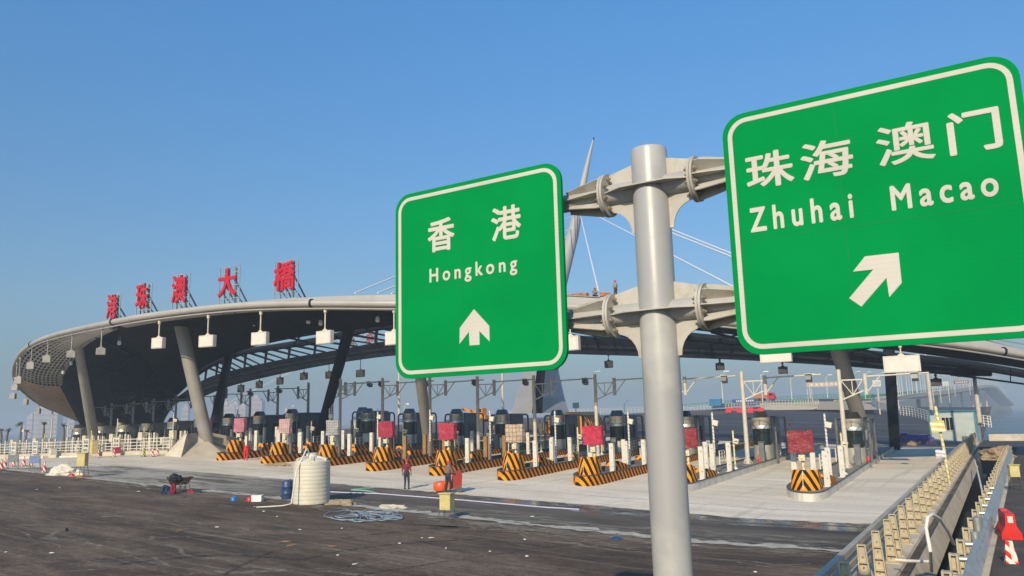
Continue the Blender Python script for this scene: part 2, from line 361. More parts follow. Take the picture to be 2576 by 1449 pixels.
# painted sea, lower ground under the gap and the side road on the right
o = MB().add([(-4500, -300, -6), (4500, -300, -6), (4500, 5200, -6), (-4500, 5200, -6)], [(0, 1, 2, 3)]).build('sea', M['water']); struct(o)
M['side_asphalt'] = mat('worn_side_road_asphalt', (.05, .044, .04), .85, 0, .3, .8, .3, 20, dirt=(.10, .085, .07), dscale=.4)
b = MB(); rows = []
for y in (2, 28, 78, 112): x0 = -.95 + max(0, y-20)*.0215; rows.append([(x0, y, -.05), (14, y, -.05)])
b.loft([[Vector(p) for p in r] for r in rows], closed=False, cap=False); struct(b.build('side_road', M['side_asphalt']))
b = MB().add([(-2.8, -20, -4.5), (14, -20, -4.5), (30, 130, -4.5), (-2.8, 130, -4.5)], [(0, 1, 2, 3)]); struct(b.build('lower_ground', M['asphalt_far']))  # shade down in the gap is put into this ground's dark colour
b = MB()
for (x0, x1, y0, y1, z0, z1) in ((-2.76, 30, 104, 124, -3, -.03), (-2.76, 40, 124, 128, -5, -.4)):
    b.box(((x0+x1)/2, (y0+y1)/2, (z0+z1)/2), (x1-x0, y1-y0, z1-z0))
struct(b.build('far_shore_road', M['asphalt_far']))

# ================================================================ text helper
def glyphs(s, bold=.02, ext=.004, spacing=1.0):
    # the letters are thickened by laying shifted copies over one another, each a hair in front of the last
    cu = bpy.data.curves.new('tmp_text', 'FONT'); cu.body = s; cu.space_character = spacing; cu.resolution_u = 5
    o = bpy.data.objects.new('tmp_text', cu); COL.objects.link(o); cu.extrude = ext
    dg = bpy.context.evaluated_depsgraph_get(); me = bpy.data.meshes.new_from_object(o.evaluated_get(dg))
    v0 = [v.co.copy() for v in me.vertices]; f0 = [tuple(p.vertices) for p in me.polygons]
    bpy.data.objects.remove(o); bpy.data.curves.remove(cu); bpy.data.meshes.remove(me)
    vs, fs = [], []
    shifts = [(bold*cos(R(45*k+10)), bold*sin(R(45*k+10))) for k in range(8)] if bold else [(0, 0)]
    for k, (dx, dy) in enumerate(shifts):
        n = len(vs); vs += [Vector((v.x+dx, v.y+dy, v.z/ext*(1-.05*k))) for v in v0]; fs += [tuple(i+n for i in f) for f in f0]
    x0 = min(v.x for v in vs); x1 = max(v.x for v in vs); y0 = min(v.y for v in vs); y1 = max(v.y for v in vs)
    return [((v.x-x0)/(x1-x0), (v.y-y0)/(y1-y0), v.z) for v in vs], fs
# ================================================================ road sign
M['sign_green'] = None
def sign_mat(name, col):
    m, t, b, tc = newmat(name); P = tc.outputs['Object']
    v = t.new('ShaderNodeTexVoronoi'); v.inputs['Scale'].default_value = 60; t.link(P, v.inputs['Vector'])
    sp = t.new('ShaderNodeSeparateXYZ'); t.link(P, sp.inputs[0])
    ln = t.mapr(t.math('SINE', t.math('MULTIPLY', sp.outputs[2], 120)), -1, 1, .985, 1.015)
    c = t.mix(1.0, col, ln, 'MULTIPLY')
    n = t.mapr(t.noise(P, 1.1, 5), .3, .7, .92, 1.06); c = t.mix(1.0, c, n, 'MULTIPLY')
    sc = t.math('MULTIPLY', t.mapr(t.noise(t.scalev(P, .8, 1, 6), 3, 5, .7), .66, .74), .35); c = t.mix(t.math('MULTIPLY', sc, .35), c, (.10, .30, .14))
    t.link(c, b.inputs['Base Color']); b.inputs['Roughness'].default_value = .8; b.inputs['Specular IOR Level'].default_value = .03
    return m
M['sign_green'] = sign_mat('green_reflective_sheet', (.0, .228, .055))
M['sign_white'] = sign_mat('white_reflective_sheet', (.52, .50, .455))
M['seam'] = mat('panel_joint', (.002, .15, .05), .8, 0, .1, 3)
M['sign_back'] = mat('aluminium_sheet', (.45, .45, .44), .4, .6, .1, 3)
YP = 9.0; YS = YP - .42
def rrect(x0, x1, z0, z1, r, n=7):
    pts = []
    for cx_, cz, a0 in ((x1-r, z1-r, 0), (x0+r, z1-r, 90), (x0+r, z0+r, 180), (x1-r, z0+r, 270)):
        for k in range(n+1):
            a = R(a0+90*k/n); pts.append((cx_+r*cos(a), cz+r*sin(a)))
    return pts
def sign_panel(pole, x0, x1, z0, z1, texts, arrow):
    yb = YS; rr = .26
    p = MB().prism(rrect(x0, x1, z0, z1, rr), 'y', yb, yb+.05).build('sign_panel', M['sign_green'], pole)
    # white border band, 3 mm proud
    w = .052; ins = .060; A = rrect(x0+ins, x1-ins, z0+ins, z1-ins, rr-ins+.02); B = rrect(x0+ins+w, x1-ins-w, z0+ins+w, z1-ins-w, rr-ins-w+.02)
    b = MB(); rings = [[(u, yb+.001, v) for u, v in A], [(u, yb-.003, v) for u, v in A], [(u, yb-.003, v) for u, v in B], [(u, yb+.001, v) for u, v in B]]
    b.loft(rings, True, False).build('border', M['sign_white'], p)
    for s, px, bold, sp_ in texts:
        # px = four picked corners of the word's box on the panel plane (left-bottom, right-top)
        (xa, za), (xb, zb) = px
        vs, fs = glyphs(s, bold=bold, spacing=sp_)
        MB().add([(xa+(xb-xa)*u, yb-.0045-.0035*e, za+(zb-za)*v) for u, v, e in vs], fs).build('lettering', M['sign_white'], p)
    MB().prism(arrow, 'y', yb-.006, yb+.001).build('arrow', M['sign_white'], p)
    rv = MB()
    for k in range(9):
        for z in (z0+.42, z1-.42, (z0+z1)/2): rv.cyl((x0+.2+(x1-x0-.4)*k/8, yb-.003, z), (x0+.2+(x1-x0-.4)*k/8, yb+.002, z), .007, 8)
    rv.build('rivet', M['sign_green'], p)['kind'] = 'stuff'
    sm = MB(); sm.box(((x0+x1)/2, yb-.0006, z0+(z1-z0)*.46), (x1-x0-.30, .002, .004)); sm.box((x0+(x1-x0)*.42, yb-.0009, (z0+z1)/2), (.004, .002, z1-z0-.30)); sm.build('panel_seam', M['seam'], p)
    # horizontal stiffening channels on the back
    for k in range(5):
        z = z0+.3+(z1-z0-.6)*k/4
        MB().box(((x0+x1)/2, yb+.085, z), (x1-x0-.3, .06, .08)).build('channel', M['sign_back'], p)
    return p
def pk(x, y): Q = at(x, y, YS); return (Q.x, Q.z)
def kk(x, y): return pk((1120+x/2.07)*.85867, (420+y/2.07)*.85867)
def ll(x, y): return pk((2080+x/1.5413)*.85867, (120+y/1.5413)*.85867)
bx = at(1650, 700, YP).x
sign = thing('direction_sign', 'grey steel pole carrying two green highway direction signs in the foreground', 'road sign', (0, 0, 0))
SP = []
def local_axis(pts): return pts
# pole
pr = .232
MB().tube([(bx, YP, -.1), (bx, YP, 4), (bx, YP, 7.93), (bx, YP, 7.96)], [pr, pr, pr, pr*.96], 40).build('pole', M['steel_grey'], sign, True)
MB().lathe([(.42, 0), (.42, .05), (.25, .06)], 24, (bx, YP, -.02)).build('base_plate', M['flange_paint'], sign)
def arm(z):
    # stub tube both ways, flanges bolted in pairs, gusset fins, horizontal stiffener plate
    for s in (-1, 1):
        xf = bx + s*.60
        a = MB().tube([(bx+s*.15, YP, z), (xf, YP, z)], .135, 20).build('stub_tube', M['steel_grey'], sign, True)
        MB().tube([(xf, YP, z), (xf+s*.55, YP, z), (xf+s*2.7, YP, z)], .118, 20).build('beam', M['steel_grey'], sign, True)
        for k, dx in enumerate((-.018, .018)):
            MB().tube([(xf+dx*s-.015, YP, z), (xf+dx*s+.015, YP, z)], .285, 32).build('flange', M['flange_paint'], sign, True)
        bl = MB()
        for k in range(8):
            a_ = R(22.5+45*k); c = (xf, YP+.215*cos(a_), z+.215*sin(a_))
            bl.tube([(xf-.085, c[1], c[2]), (xf+.085, c[1], c[2])], .015, 8)
            for e in (-1, 1): bl.tube([(xf+e*.034, c[1], c[2]), (xf+e*.064, c[1], c[2])], .031, 6)
        bl.build('bolt', M['bolt'], sign)['kind'] = 'stuff'
        fin = MB()
        for k in range(8):      # triangular stiffeners between flange and beam
            a_ = R(45*k); e1 = Vector((0, cos(a_), sin(a_))); t_ = Vector((0, -sin(a_), cos(a_)))*.007
            P = lambda d, r: Vector((xf+s*d, YP, z)) + e1*r
            q = [P(.035, .11), P(.035, .27), P(.10, .27), P(.56, .165), P(.56, .11)]
            fin.loft([[v-t_ for v in q], [v+t_ for v in q]])
        fin.build('gusset', M['flange_paint'], sign)
        # upper and lower gussets to the pole in the vertical plane, the lower one with a concave edge
        g = [(bx+s*.20, z+.36), (bx+s*.20, z+.10), (xf-s*.03, z+.10), (xf-s*.03, z+.27)]
        MB().prism(g, 'y', YP-.008, YP+.008).build('gusset', M['flange_paint'], sign)
        lo = [(bx+s*.20, z-.10), (bx+s*.20, z-.56), (bx+s*.28, z-.56)]
        for k in range(7):
            u = k/6; lo.append((bx+s*(.28+.29*(1-cos(u*pi/2))), z-.56+.32*sin(u*pi/2)))
        lo += [(xf-s*.03, z-.24), (xf-s*.03, z-.10)]
        MB().prism(lo, 'y', YP-.008, YP+.008).build('gusset', M['flange_paint'], sign)
    poly = [(bx-.58, YP-.15), (bx-.30, YP-.29), (bx+.30, YP-.29), (bx+.58, YP-.15), (bx+.58, YP+.15), (bx+.30, YP+.29), (bx-.30, YP+.29), (bx-.58, YP+.15)]
    MB().prism(poly, 'z', z-.008, z+.008).build('stiffener_plate', M['flange_paint'], sign)
za1 = at(1625, 475, YP).z; za2 = at(1643, 785, YP).z
arm(za1); arm(za2)
x0, z1 = kk(80, 325); x1, _ = kk(1082, 115); _, z0 = kk(90, 1432)
H = (x0, kk(1100, 700)[0], z0, z1)
a0 = [kk(557, 1006), kk(650, 1108), kk(652, 1201), kk(590, 1138), kk(591, 1222), kk(531, 1226), kk(527, 1143), kk(470, 1217), kk(471, 1120)]
sign_panel(sign, H[0], H[1], H[2], H[3],
           [('香', (kk(278, 668), kk(438, 440)), .022, 1), ('港', (kk(664, 600), kk(840, 362)), .02, 1), ('Hongkong', ((kk(288, 810)[0], kk(291, 872)[1]), (kk(820, 760)[0], kk(291, 762)[1])), .022, 1.5)], a0)
x0 = ll(52, 380)[0]; zt = ll(150, 325)[1]; zb = ll(200, 1418)[1]; x1 = ll(1395, 120)[0]
ar = [ll(852, 956), ll(866, 1093), ll(810, 1157), ll(797, 1070), ll(684, 1200), ll(629, 1162), ll(738, 1032), ll(646, 1042), ll(700, 973)]
sign_panel(sign, x0, x1, zb, zt,
           [('珠', (ll(170, 678), ll(370, 478)), .02, 1), ('海', (ll(418, 638), ll(636, 424)), .018, 1), ('澳', (ll(762, 574), ll(1000, 345)), .014, 1), ('门', (ll(1085, 522), ll(1300, 286)), .022, 1),
            ('Zhuhai', ((ll(182, 820)[0], ll(186, 868)[1]), (ll(646, 740)[0], ll(182, 757)[1])), .026, 1.5), ('Macao', ((ll(816, 710)[0], ll(828, 769)[1]), (ll(1303, 655)[0], ll(818, 656)[1])), .026, 1.42)], ar)
# ================================================================ toll canopy
def catm(P, n):
    P = [Vector(p) for p in P]; out = []
    cum = [0]
    for a, b in zip(P, P[1:]): cum.append(cum[-1]+(b-a).length)
    for k in range(n):
        t = cum[-1]*k/(n-1); i = max(j for j in range(len(P)-1) if cum[j] <= t+1e-9)
        u = (t-cum[i])/max(1e-6, cum[i+1]-cum[i])
        p0, p1, p2, p3 = P[max(i-1, 0)], P[i], P[i+1], P[min(i+2, len(P)-1)]
        out.append(.5*((2*p1)+(p2-p0)*u+(2*p0-5*p1+4*p2-p3)*u*u+(3*p1-p0-3*p2+p3)*u**3))
    return out
def parY(x, y, a=40.0, b=.0082, x0=-62.0):
    # the point on this line of sight whose plan position lies on the curved front edge
    d = ray(x, y); best = None
    for k in range(200, 1400):
        t = k*.1; Q = CAM+d*t
        if Q.y >= a+b*(Q.x-x0)**2*(1 if Q.x > x0 else .45): return Q
    return Q
Fpx = [(2800, 934), (2575, 893), (2390, 864), (2100, 832), (1846, 811), (1640, 788), (1437, 772), (1200, 764), (990, 764), (790, 763), (600, 769), (420, 788), (290, 809)]
FP = [parY(*p) for p in Fpx] + [at(140, 842, 45), at(75, 869, 47.5), at(45, 900, 50), at(35, 935, 54), at(42, 965, 59), at(62, 987, 66), at(90, 1009, 74), at(130, 1030, 84), at(200, 1053, 97), at(285, 1076, 112), at(370, 1100, 130)]
NF = 140
F = catm(FP, NF)
canopy = thing('toll_canopy', 'huge curved grey steel canopy with a tube edge over the toll lanes', 'canopy')
MB().tube(F, .27, 12).build('edge_tube', M['canopy_tube'], canopy, True)
def nearest(px, py):
    best = None
    for i, p in enumerate(F):
        d = p-CAM; z = d.dot(FW); e = abs(CX+F_PX*d.dot(RT)/z-px)+abs(CY-F_PX*d.dot(UP)/z-py)
        if best is None or e < best[0]: best = (e, i)
    return best[1]
iL = nearest(290, 809)                     # where the perforated end begins
for px, py in ((297, 807), (85, 866), (790, 763), (2510, 884)):
    i = nearest(px, py); t = (F[min(i+1, NF-1)]-F[i-1]).normalized()
    MB().tube([F[i]-t*.07, F[i]+t*.07], .36, 16).build('joint_ring', M['truss_dark'], canopy)
MB().tube([p+Vector((0, -.05, -.42)) for p in F[:iL+18]], .055, 6).build('gutter_pipe', M['canopy_tube'], canopy)
# underside of the front band, from the tube to its inner edge
def pts(L): return [at(x, y, Y) for x, y, Y in L]
Ip = pts([(2800, 968, 92), (2575, 927, 88), (2390, 900, 84), (2200, 876, 78), (1846, 842, 70), (1640, 818, 66), (1437, 802, 62), (1200, 793, 59), (990, 792, 58), (880, 806, 58), (790, 838, 59), (700, 857, 62), (600, 885, 67), (510, 925, 74), (445, 985, 84)])
Mp = pts([(2800, 978, 94), (2575, 940, 91), (2400, 912, 88), (2200, 893, 83), (1846, 858, 75), (1640, 838, 71), (1437, 824, 68), (1200, 816, 66), (990, 818, 66), (880, 838, 66), (790, 858, 66), (700, 872, 68), (600, 890, 71), (510, 930, 77), (445, 988, 86)])
nS = 60
Fs = catm(list(F[:iL+1]), nS); I = catm(Ip, nS); Mc = catm(Mp, nS)
rows = []
for k in range(nS):
    a, b = Fs[k]+Vector((0, .12, -.16)), I[k]
    rows.append([a.lerp(b, u)+Vector((0, 0, -.25*sin(pi*u))) for u in (0, .12, .4, .7, 1)])
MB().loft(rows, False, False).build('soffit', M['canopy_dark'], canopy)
# paler edge strip just behind the tube, its lit look put into the colour
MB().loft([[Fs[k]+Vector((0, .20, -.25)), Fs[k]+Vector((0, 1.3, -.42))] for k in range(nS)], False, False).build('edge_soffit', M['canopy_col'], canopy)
# roof skin above: upstand, then back over the band
rows = []
for k in range(nS):
    a = Fs[k]; up = max(.02, min(1.0, (k-4)/6.0))*(1 if k < 38 else max(0.0, (50-k)/12.0))
    rows.append([a+Vector((0, .1, .2)), a+Vector((0, .55, .28+.55*up)), a+Vector((0, 2.2, .34+.72*up)), a.lerp(I[k], .6)+Vector((0, 0, 1.0+.5*up)), I[k]+Vector((0, 0, .7)), I[k]])
MB().loft(rows, False, False).build('roof_skin', M['canopy_tube'], canopy)
MB().loft([[Fs[k]+Vector((0, .5, .88)), Fs[k]+Vector((0, .5, .95)), Fs[k]+Vector((0, 2.4, 1.12)), Fs[k]+Vector((0, 2.4, 1.0))] for k in range(5, 36)], True, True).build('upstand_cap', M['canopy_col'], canopy)
# rear band
R1p = pts([(2494, 940, 96), (2440, 930, 96), (2300, 916, 96), (2100, 888, 96), (1800, 864, 96), (1437, 847, 96), (1200, 845, 96), (990, 856, 96), (850, 880, 96), (700, 906, 96), (560, 938, 98), (500, 962, 100), (440, 1003, 104)])
R2p = pts([(2494, 947, 97), (2420, 946, 97), (2300, 936, 97), (2100, 920, 97), (1800, 903, 97), (1437, 891, 97), (1200, 887, 97), (990, 893, 97), (850, 908, 97), (700, 934, 97), (560, 966, 99), (500, 985, 101), (440, 1012, 105)])
R1 = catm(R1p, nS); R2 = catm(R2p, nS)
rows = []
for k in range(nS):
    a, b = R1[k], R2[k]; m_ = a.lerp(b, .5)
    rows.append([a, m_+Vector((0, .25, .1)), m_+Vector((0, .25, -.12)), b, b+Vector((0, 5, .4)), a+Vector((0, 5, .5))])
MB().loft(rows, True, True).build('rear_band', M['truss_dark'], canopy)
MB().tube([R1[k].lerp(R2[k], .62)+Vector((0, -.05, 0)) for k in range(nS)], .10, 6).build('rear_pipe', M['canopy_dark'], canopy)
# inner chord and open lattice between front and rear bands
MB().tube(Mc, .42, 8).build('inner_chord', M['truss_dark'], canopy)
def colx(P):
    d = P-CAM; return CX+F_PX*d.dot(RT)/d.dot(FW)
def on(curve, x):
    xs = [colx(p) for p in curve]
    for i in range(len(xs)-1):
        if (xs[i]-x)*(xs[i+1]-x) <= 0: return curve[i].lerp(curve[i+1], (xs[i]-x)/(xs[i]-xs[i+1]+1e-9))
    return curve[0] if abs(xs[0]-x) < abs(xs[-1]-x) else curve[-1]
bays = [520, 548, 580, 619, 671, 730, 795, 870, 949, 1040, 1140, 1250, 1370, 1500, 1640, 1790, 1950, 2120, 2290]
for i, x in enumerate(bays):
    MB().tube([on(Mc, x), on(R1, x-4)], .20, 6).build('lattice_post', M['truss_dark'], canopy)
    if i+1 < len(bays):
        x2 = bays[i+1]; s_ = x2-x
        MB().tube([on(Mc, x), on(R1, x2+s_*.35)], .17, 6).build('lattice_diagonal', M['truss_dark'], canopy)
        MB().tube([on(Mc, x+s_*.5), on(R1, x2+s_*.85)], .13, 6).build('lattice_diagonal', M['truss_dark'], canopy)
        if x > 700:
            MB().tube([on(I, x), on(Mc, x+s_*.7)], .13, 6).build('lattice_diagonal', M['truss_dark'], canopy)
            MB().tube([on(I, x+s_*.4), on(Mc, x+s_*.1)], .10, 6).build('lattice_post', M['truss_dark'], canopy)
# left end: perforated eave between the ring and the dark interior
inner = catm(pts([(292, 822, 45), (215, 862, 50), (172, 915, 55), (152, 950, 58), (163, 985, 63), (190, 1020, 70), (238, 1060, 82), (310, 1092, 100), (375, 1112, 122)]), 46)
outer = catm(list(F[iL:]), 46)
def e_pt(k, u, off=0):
    a, b = outer[k], inner[k]; p = a.lerp(b, u)
    n = Vector((-.3, -.3, -.9)); p = p + n*(.55*sin(pi*u)); return p
ti, tj = 14, 27
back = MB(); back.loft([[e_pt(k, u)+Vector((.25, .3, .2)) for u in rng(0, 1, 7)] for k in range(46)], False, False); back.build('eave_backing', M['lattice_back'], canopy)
for part in (range(0, ti), range(tj, 45)):
  lat = MB()
  for k in part:
    for u in rng(.06, .96, 12 if k < ti else 8): lat.tube([e_pt(k, u), e_pt(k+1, u)], .11, 4, False)
    for kk_ in (0, .5):
        lat.tube([e_pt(k, u).lerp(e_pt(k+1, u), kk_)+Vector((0, 0, -.01)) for u in rng(.02, .98, 7)], .085, 4, False)
  lat.build('eave_lattice', M['lattice'], canopy)
MB().loft([[e_pt(k, u)+Vector((0, 0, -.05)) for u in rng(.03, .97, 7)] for k in range(ti, tj+1)], False, False).build('eave_panel', M['tan_panel'], canopy)
MB().tube(inner, .30, 8).build('inner_rim', M['canopy_col'], canopy, True)
# dark vault between the inner rim and the apex of the opening
apex = catm([I[-1], R1[-1], R2[-1], at(430, 1030, 112), at(410, 1062, 120), at(395, 1100, 128)], 46)
rows = []
for k in range(46):
    a, b = inner[k], apex[k]; rows.append([a.lerp(b, u)+Vector((0, 1.2*sin(pi*u), .6*sin(pi*u))) for u in rng(0, 1, 8)])
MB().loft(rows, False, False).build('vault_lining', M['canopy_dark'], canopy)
MB().loft([[p+Vector((.3, .5, 1.0)) for p in r] for r in rows], False, False).build('vault_roof', M['canopy_tube'], canopy)
MB().loft([[inner[k], inner[k]+Vector((.3, .5, 1.0))] for k in range(46)], False, False).build('vault_edge', M['canopy_dark'], canopy)
rib = MB()
for k in range(3, 46, 6): rib.tube([p+Vector((0, -.12, -.2)) for p in rows[k]], .16, 6)
for u in (2, 4, 6): rib.tube([r[u]+Vector((0, -.1, -.2)) for r in rows], .12, 6)
rib.build('vault_ribs', M['truss_dark'], canopy)
for k, (x, y) in enumerate(((330, 1000), (345, 1018), (362, 1005), (375, 1030), (310, 1040), (400, 1020))):
    MB().box(at(x, y, 84+k), (2.2, .1, .10), Matrix.Rotation(R(-12), 3, 'Y')).build('light_strip', M['lattice'], canopy)
# columns
def column(top, base, r0, r1, m, nm='column'):
    MB().tube([base, base.lerp(top, .5), top], [r1, (r0+r1)/2, r0], 24).build(nm, m, canopy, True)
column(at(452, 806, 44.5), at(527, 1135, 47), .60, .60, M['canopy_col'])
column(at(1040, 800, 49), G(-46.2, 58.5), .50, .46, M['canopy_col'])
column(at(2090, 822, 66), G(-10.2, 75.5), .62, .58, M['canopy_col'])
column(at(195, 860, 50), at(238, 1112, 58), .50, .66, M['canopy_col'])
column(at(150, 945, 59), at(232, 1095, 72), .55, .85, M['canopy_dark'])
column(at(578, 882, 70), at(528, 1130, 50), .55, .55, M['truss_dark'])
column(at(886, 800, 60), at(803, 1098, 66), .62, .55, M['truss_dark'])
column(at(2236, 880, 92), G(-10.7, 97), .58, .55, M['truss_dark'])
# hanging service walk at the right
pth = [at(x, y, 78) for x, y in ((2382, 936), (2392, 943), (2480, 953), (2576, 966), (2700, 984))]
MB().tube(pth, .09, 6).build('hanging_pipe', M['truss_dark'], canopy)
for x, y0, y1 in ((2542, 925, 961), (2440, 915, 949), (2640, 945, 975)): MB().tube([at(x, y0, 78), at(x, y1, 78)], .05, 6).build('hanger', M['truss_dark'], canopy)
MB().prism([(0, 0), (2.2, -.8), (2.2, -1.0), (-.5, -1.0), (-.9, -.5)], 'y', 0, 2.0).build('service_box', M['truss_dark'], canopy, loc=at(2420, 918, 80))

# ---------------------------------------------------------------- signal boxes hanging from the edges
def signal(nm, label, top, w, h, drop, m_body, m_pole, rz, group):
    t = thing(nm, label, 'signal box', top, rz, group)
    MB().cyl((0, 0, 0), (0, 0, -.30), .13, 10).build('socket', m_pole, t)
    MB().tube([(0, 0, -.25), (0, 0, -drop)], .055, 8).build('drop_pole', m_pole, t)
    MB().prism([(-.28, -drop-.02), (.28, -drop-.02), (.06, -drop+.16), (-.06, -drop+.16)], 'y', -.05, .05).build('bracket', m_pole, t)
    b = MB(); b.box((0, 0, -drop-.02-h/2), (w, .42, h)); o = b.build('signal_case', m_body, t)
    bv = o.modifiers.new('bevel', 'BEVEL'); bv.width = .03; bv.segments = 2
    f = MB()
    for z in (-drop-.02-.06, -drop-.02-h+.06): f.box((0, -.215, z), (w-.06, .012, .02))
    for x in (-w/2+.10, w/2-.10): f.box((x, -.2145, -drop-.02-h/2), (.02, .012, h-.1))
    f.build('wrapping_strap', M['flange_paint'] if m_body is not M['dark_box'] else M['truss_dark'], t)
    return t
def S_(p, px): return px*((p-CAM).dot(FW))/F_PX
WB = 'wrapped white signal boxes hanging from the front edge of the canopy'
fb = [(398, 801, 32, 27, 843), (521, 786, 41, 29, 837), (653, 776, 41, 32, 829), (815, 770, 43, 33, 825), (988, 770, 42, 34, 826), (1430, 778, 42, 36, 838), (1945, 828, 66, 46, 858), (2262, 858, 72, 42, 887)]
for k, (x, y, w, h, yt) in enumerate(fb):
    p = parY(x, y) + Vector((0, .15, -.2)); d = S_(p, yt-y)
    where = ['nearest the perforated left end', 'second from the left', 'under the red third letter panel', 'below the joint of the edge tube', 'at the left rim of the smaller green sign', 'at the right rim of the smaller green sign', 'below the left corner of the larger green sign', 'largest one, under the larger green sign'][k]
    signal('hanging_signal_box', 'white wrapped box hanging from canopy edge, ' + where, p, S_(p, w)/cos(R(30)), S_(p, h), d, M['white_box'], M['pole_white'], R(8 if k < 3 else 0), WB)
for k, (x, y, yb) in enumerate(((258, 822, 893), (182, 840, 903), (124, 856, 915), (84, 872, 930), (57, 893, 962), (44, 910, 985), (38, 940, 1000), (64, 992, 1021), (97, 1012, 1040))):
    i = nearest(x, y); p = F[i]+Vector((0, .1, -.25)); hh = S_(p, 18 if k < 5 else 15)
    d = max(.25, S_(p, yb-y-18))
    signal('hanging_signal_box', 'small grey box seen edge on under curved canopy end, %s from the right' % ORD[k], p, .8, hh*.9, d, M['pole_grey'], M['pole_grey'], R(62-6*k), 'grey signal boxes round the left end of the canopy')
for k, (x, y, yb, w) in enumerate(((565, 962, 985, 18), (607, 952, 976, 18), (653, 944, 966, 18), (705, 935, 957, 18), (765, 925, 945, 20), (828, 914, 942, 18), (907, 903, 938, 22), (1530, 893, 915, 18), (1810, 906, 920, 18), (1968, 914, 930, 19), (2353, 944, 950, 21))):
    p = at(x, y-3, 98.5); hh = S_(p, 18); d = max(.5, S_(p, yb-y-9+4))
    signal('hanging_signal_box', 'dark signal box hanging from the rear canopy band, %s from the left' % ORD[k], p, S_(p, w)/cos(R(30)), hh, d, M['dark_box'], M['truss_dark'], 0, 'dark signal boxes under the rear band')
# bell lamps under the front soffit
M['lamp_glass'] = mat('frosted_lamp_glass', (.8, .8, .78), .3, 0, .05, 3)
lamp0 = thing('bell_lamp', 'small bell lamp hanging under the dark soffit', 'lamp', (0, 0, 0))
MB().lathe([(.05, .2), (.05, -.1), (.13, -.2), (.15, -.55), (.13, -.6)], 12).build('housing', M['frame_tube'], lamp0, True)
MB().lathe([(.14, -.6), (.2, -.85), (.17, -1.0), (.05, -1.06)], 12).build('diffuser', M['lamp_glass'], lamp0, True)
for k, (x, y) in enumerate(((640, 800), (548, 810), (776, 793), (807, 797), (950, 787), (371, 836), (301, 852), (250, 870), (180, 905), (160, 928))):
    p = at(x, y-8, 48 if x > 300 else 52)
    lab = 'small grey bell lamp under the dark front soffit, %s from the left' % ORD[[160, 180, 250, 301, 371, 548, 640, 776, 807, 950].index(x)]
    if k == 0: lamp0.location = p; lamp0['label'] = lab; lamp0['group'] = 'bell lamps under the canopy'
    else: dup(lamp0, p, 0, lab, 'bell lamps under the canopy')
# ---------------------------------------------------------------- red character signs on the roof edge
def roofsign(ch, word, box, glyph, Y, rz, label, back=False):
    (xa, xb, ya, yb) = box      # frame extents in picture columns / rows
    q = at((xa+xb)/2, yb, Y); w = S_(q, xb-xa)/cos(R(32)-rz) ; h = S_(q, yb-ya)*.96
    t = thing('rooftop_letter', label, 'letter sign', q, rz, 'red character signs along the canopy roof')
    fr = MB(); fw, hh = w/2, h
    for u in rng(-fw-.1, fw+.1, 5): fr.bar((u, .2, 0), (u, .2, hh), .06)
    for z in rng(.05, hh, 7): fr.bar((-fw, .2, z), (fw, .2, z), .055)
    fr.build('frame', M['frame_steel'], t)
    br = MB()
    for u in (-fw*.62, fw*.62):
        br.bar((u, .25, hh*.62), (u, 1.9, -.2), .10); br.bar((u, .25, hh*.3), (u, 1.5, -.2), .07); br.bar((u, .3, -.75), (u, .3, hh*.95), .10)
    br.build('brace', M['brace_blue'], t)
    gx0, gx1, gz0, gz1 = glyph
    vs, fs = glyphs(ch, bold=.023, ext=.1)
    MB().add([((-fw+w*(gx0+(gx1-gx0)*u))*(-1 if back else 1), (.02-.09*e) if not back else (.4+.06*e), hh*(gz0+(gz1-gz0)*v)) for u, v, e in vs], fs).build('character', M['red_letter'], t)
    return t
def A_(x, y): return (x/3.22*.85867, (700+y/3.22)*.85867)
def C_(x, y): return ((600+x/3.958)*.85867, (700+y/3.958)*.85867)
for ch, (x0, y0), (x1, y1), g, rz, wd in (('港', A_(988, 505), A_(1112, 770), (.0, .93, .08, .98), 14, 'first of five, at the far left'), ('珠', A_(1258, 400), A_(1408, 720), (.0, .93, .2, 1.0), 11, 'second from the left'), ('澳', A_(1592, 312), A_(1772, 668), (.0, .95, .2, .98), 6, 'third from the left'),
        ('大', A_(2028, 235), A_(2250, 625), (-.02, .97, .22, .95), 2, 'fourth, with the fewest strokes'), ('橋', C_(765, 215), C_(1070, 700), (.0, .98, .22, .96), 0, 'fifth, the rightmost and largest')):
    Yq = parY((x0+x1)/2, y1).y + .7
    roofsign(ch, wd, (x0, x1, y0, y1), g, Yq, R(rz), 'red character on a grid frame above the canopy, ' + wd)
for ch, (x0, y0), (x1, y1), wd in (('港', C_(1640, 1105), C_(1725, 1250), 'left one'), ('珠', C_(1825, 1070), C_(1990, 1230), 'right one')):
    roofsign(ch, wd, (x0, x1, y0, y1), (.05, .95, .2, .95), 99.5, 0, 'back of a red letter frame on rear band, ' + wd + ' behind lattice', True)
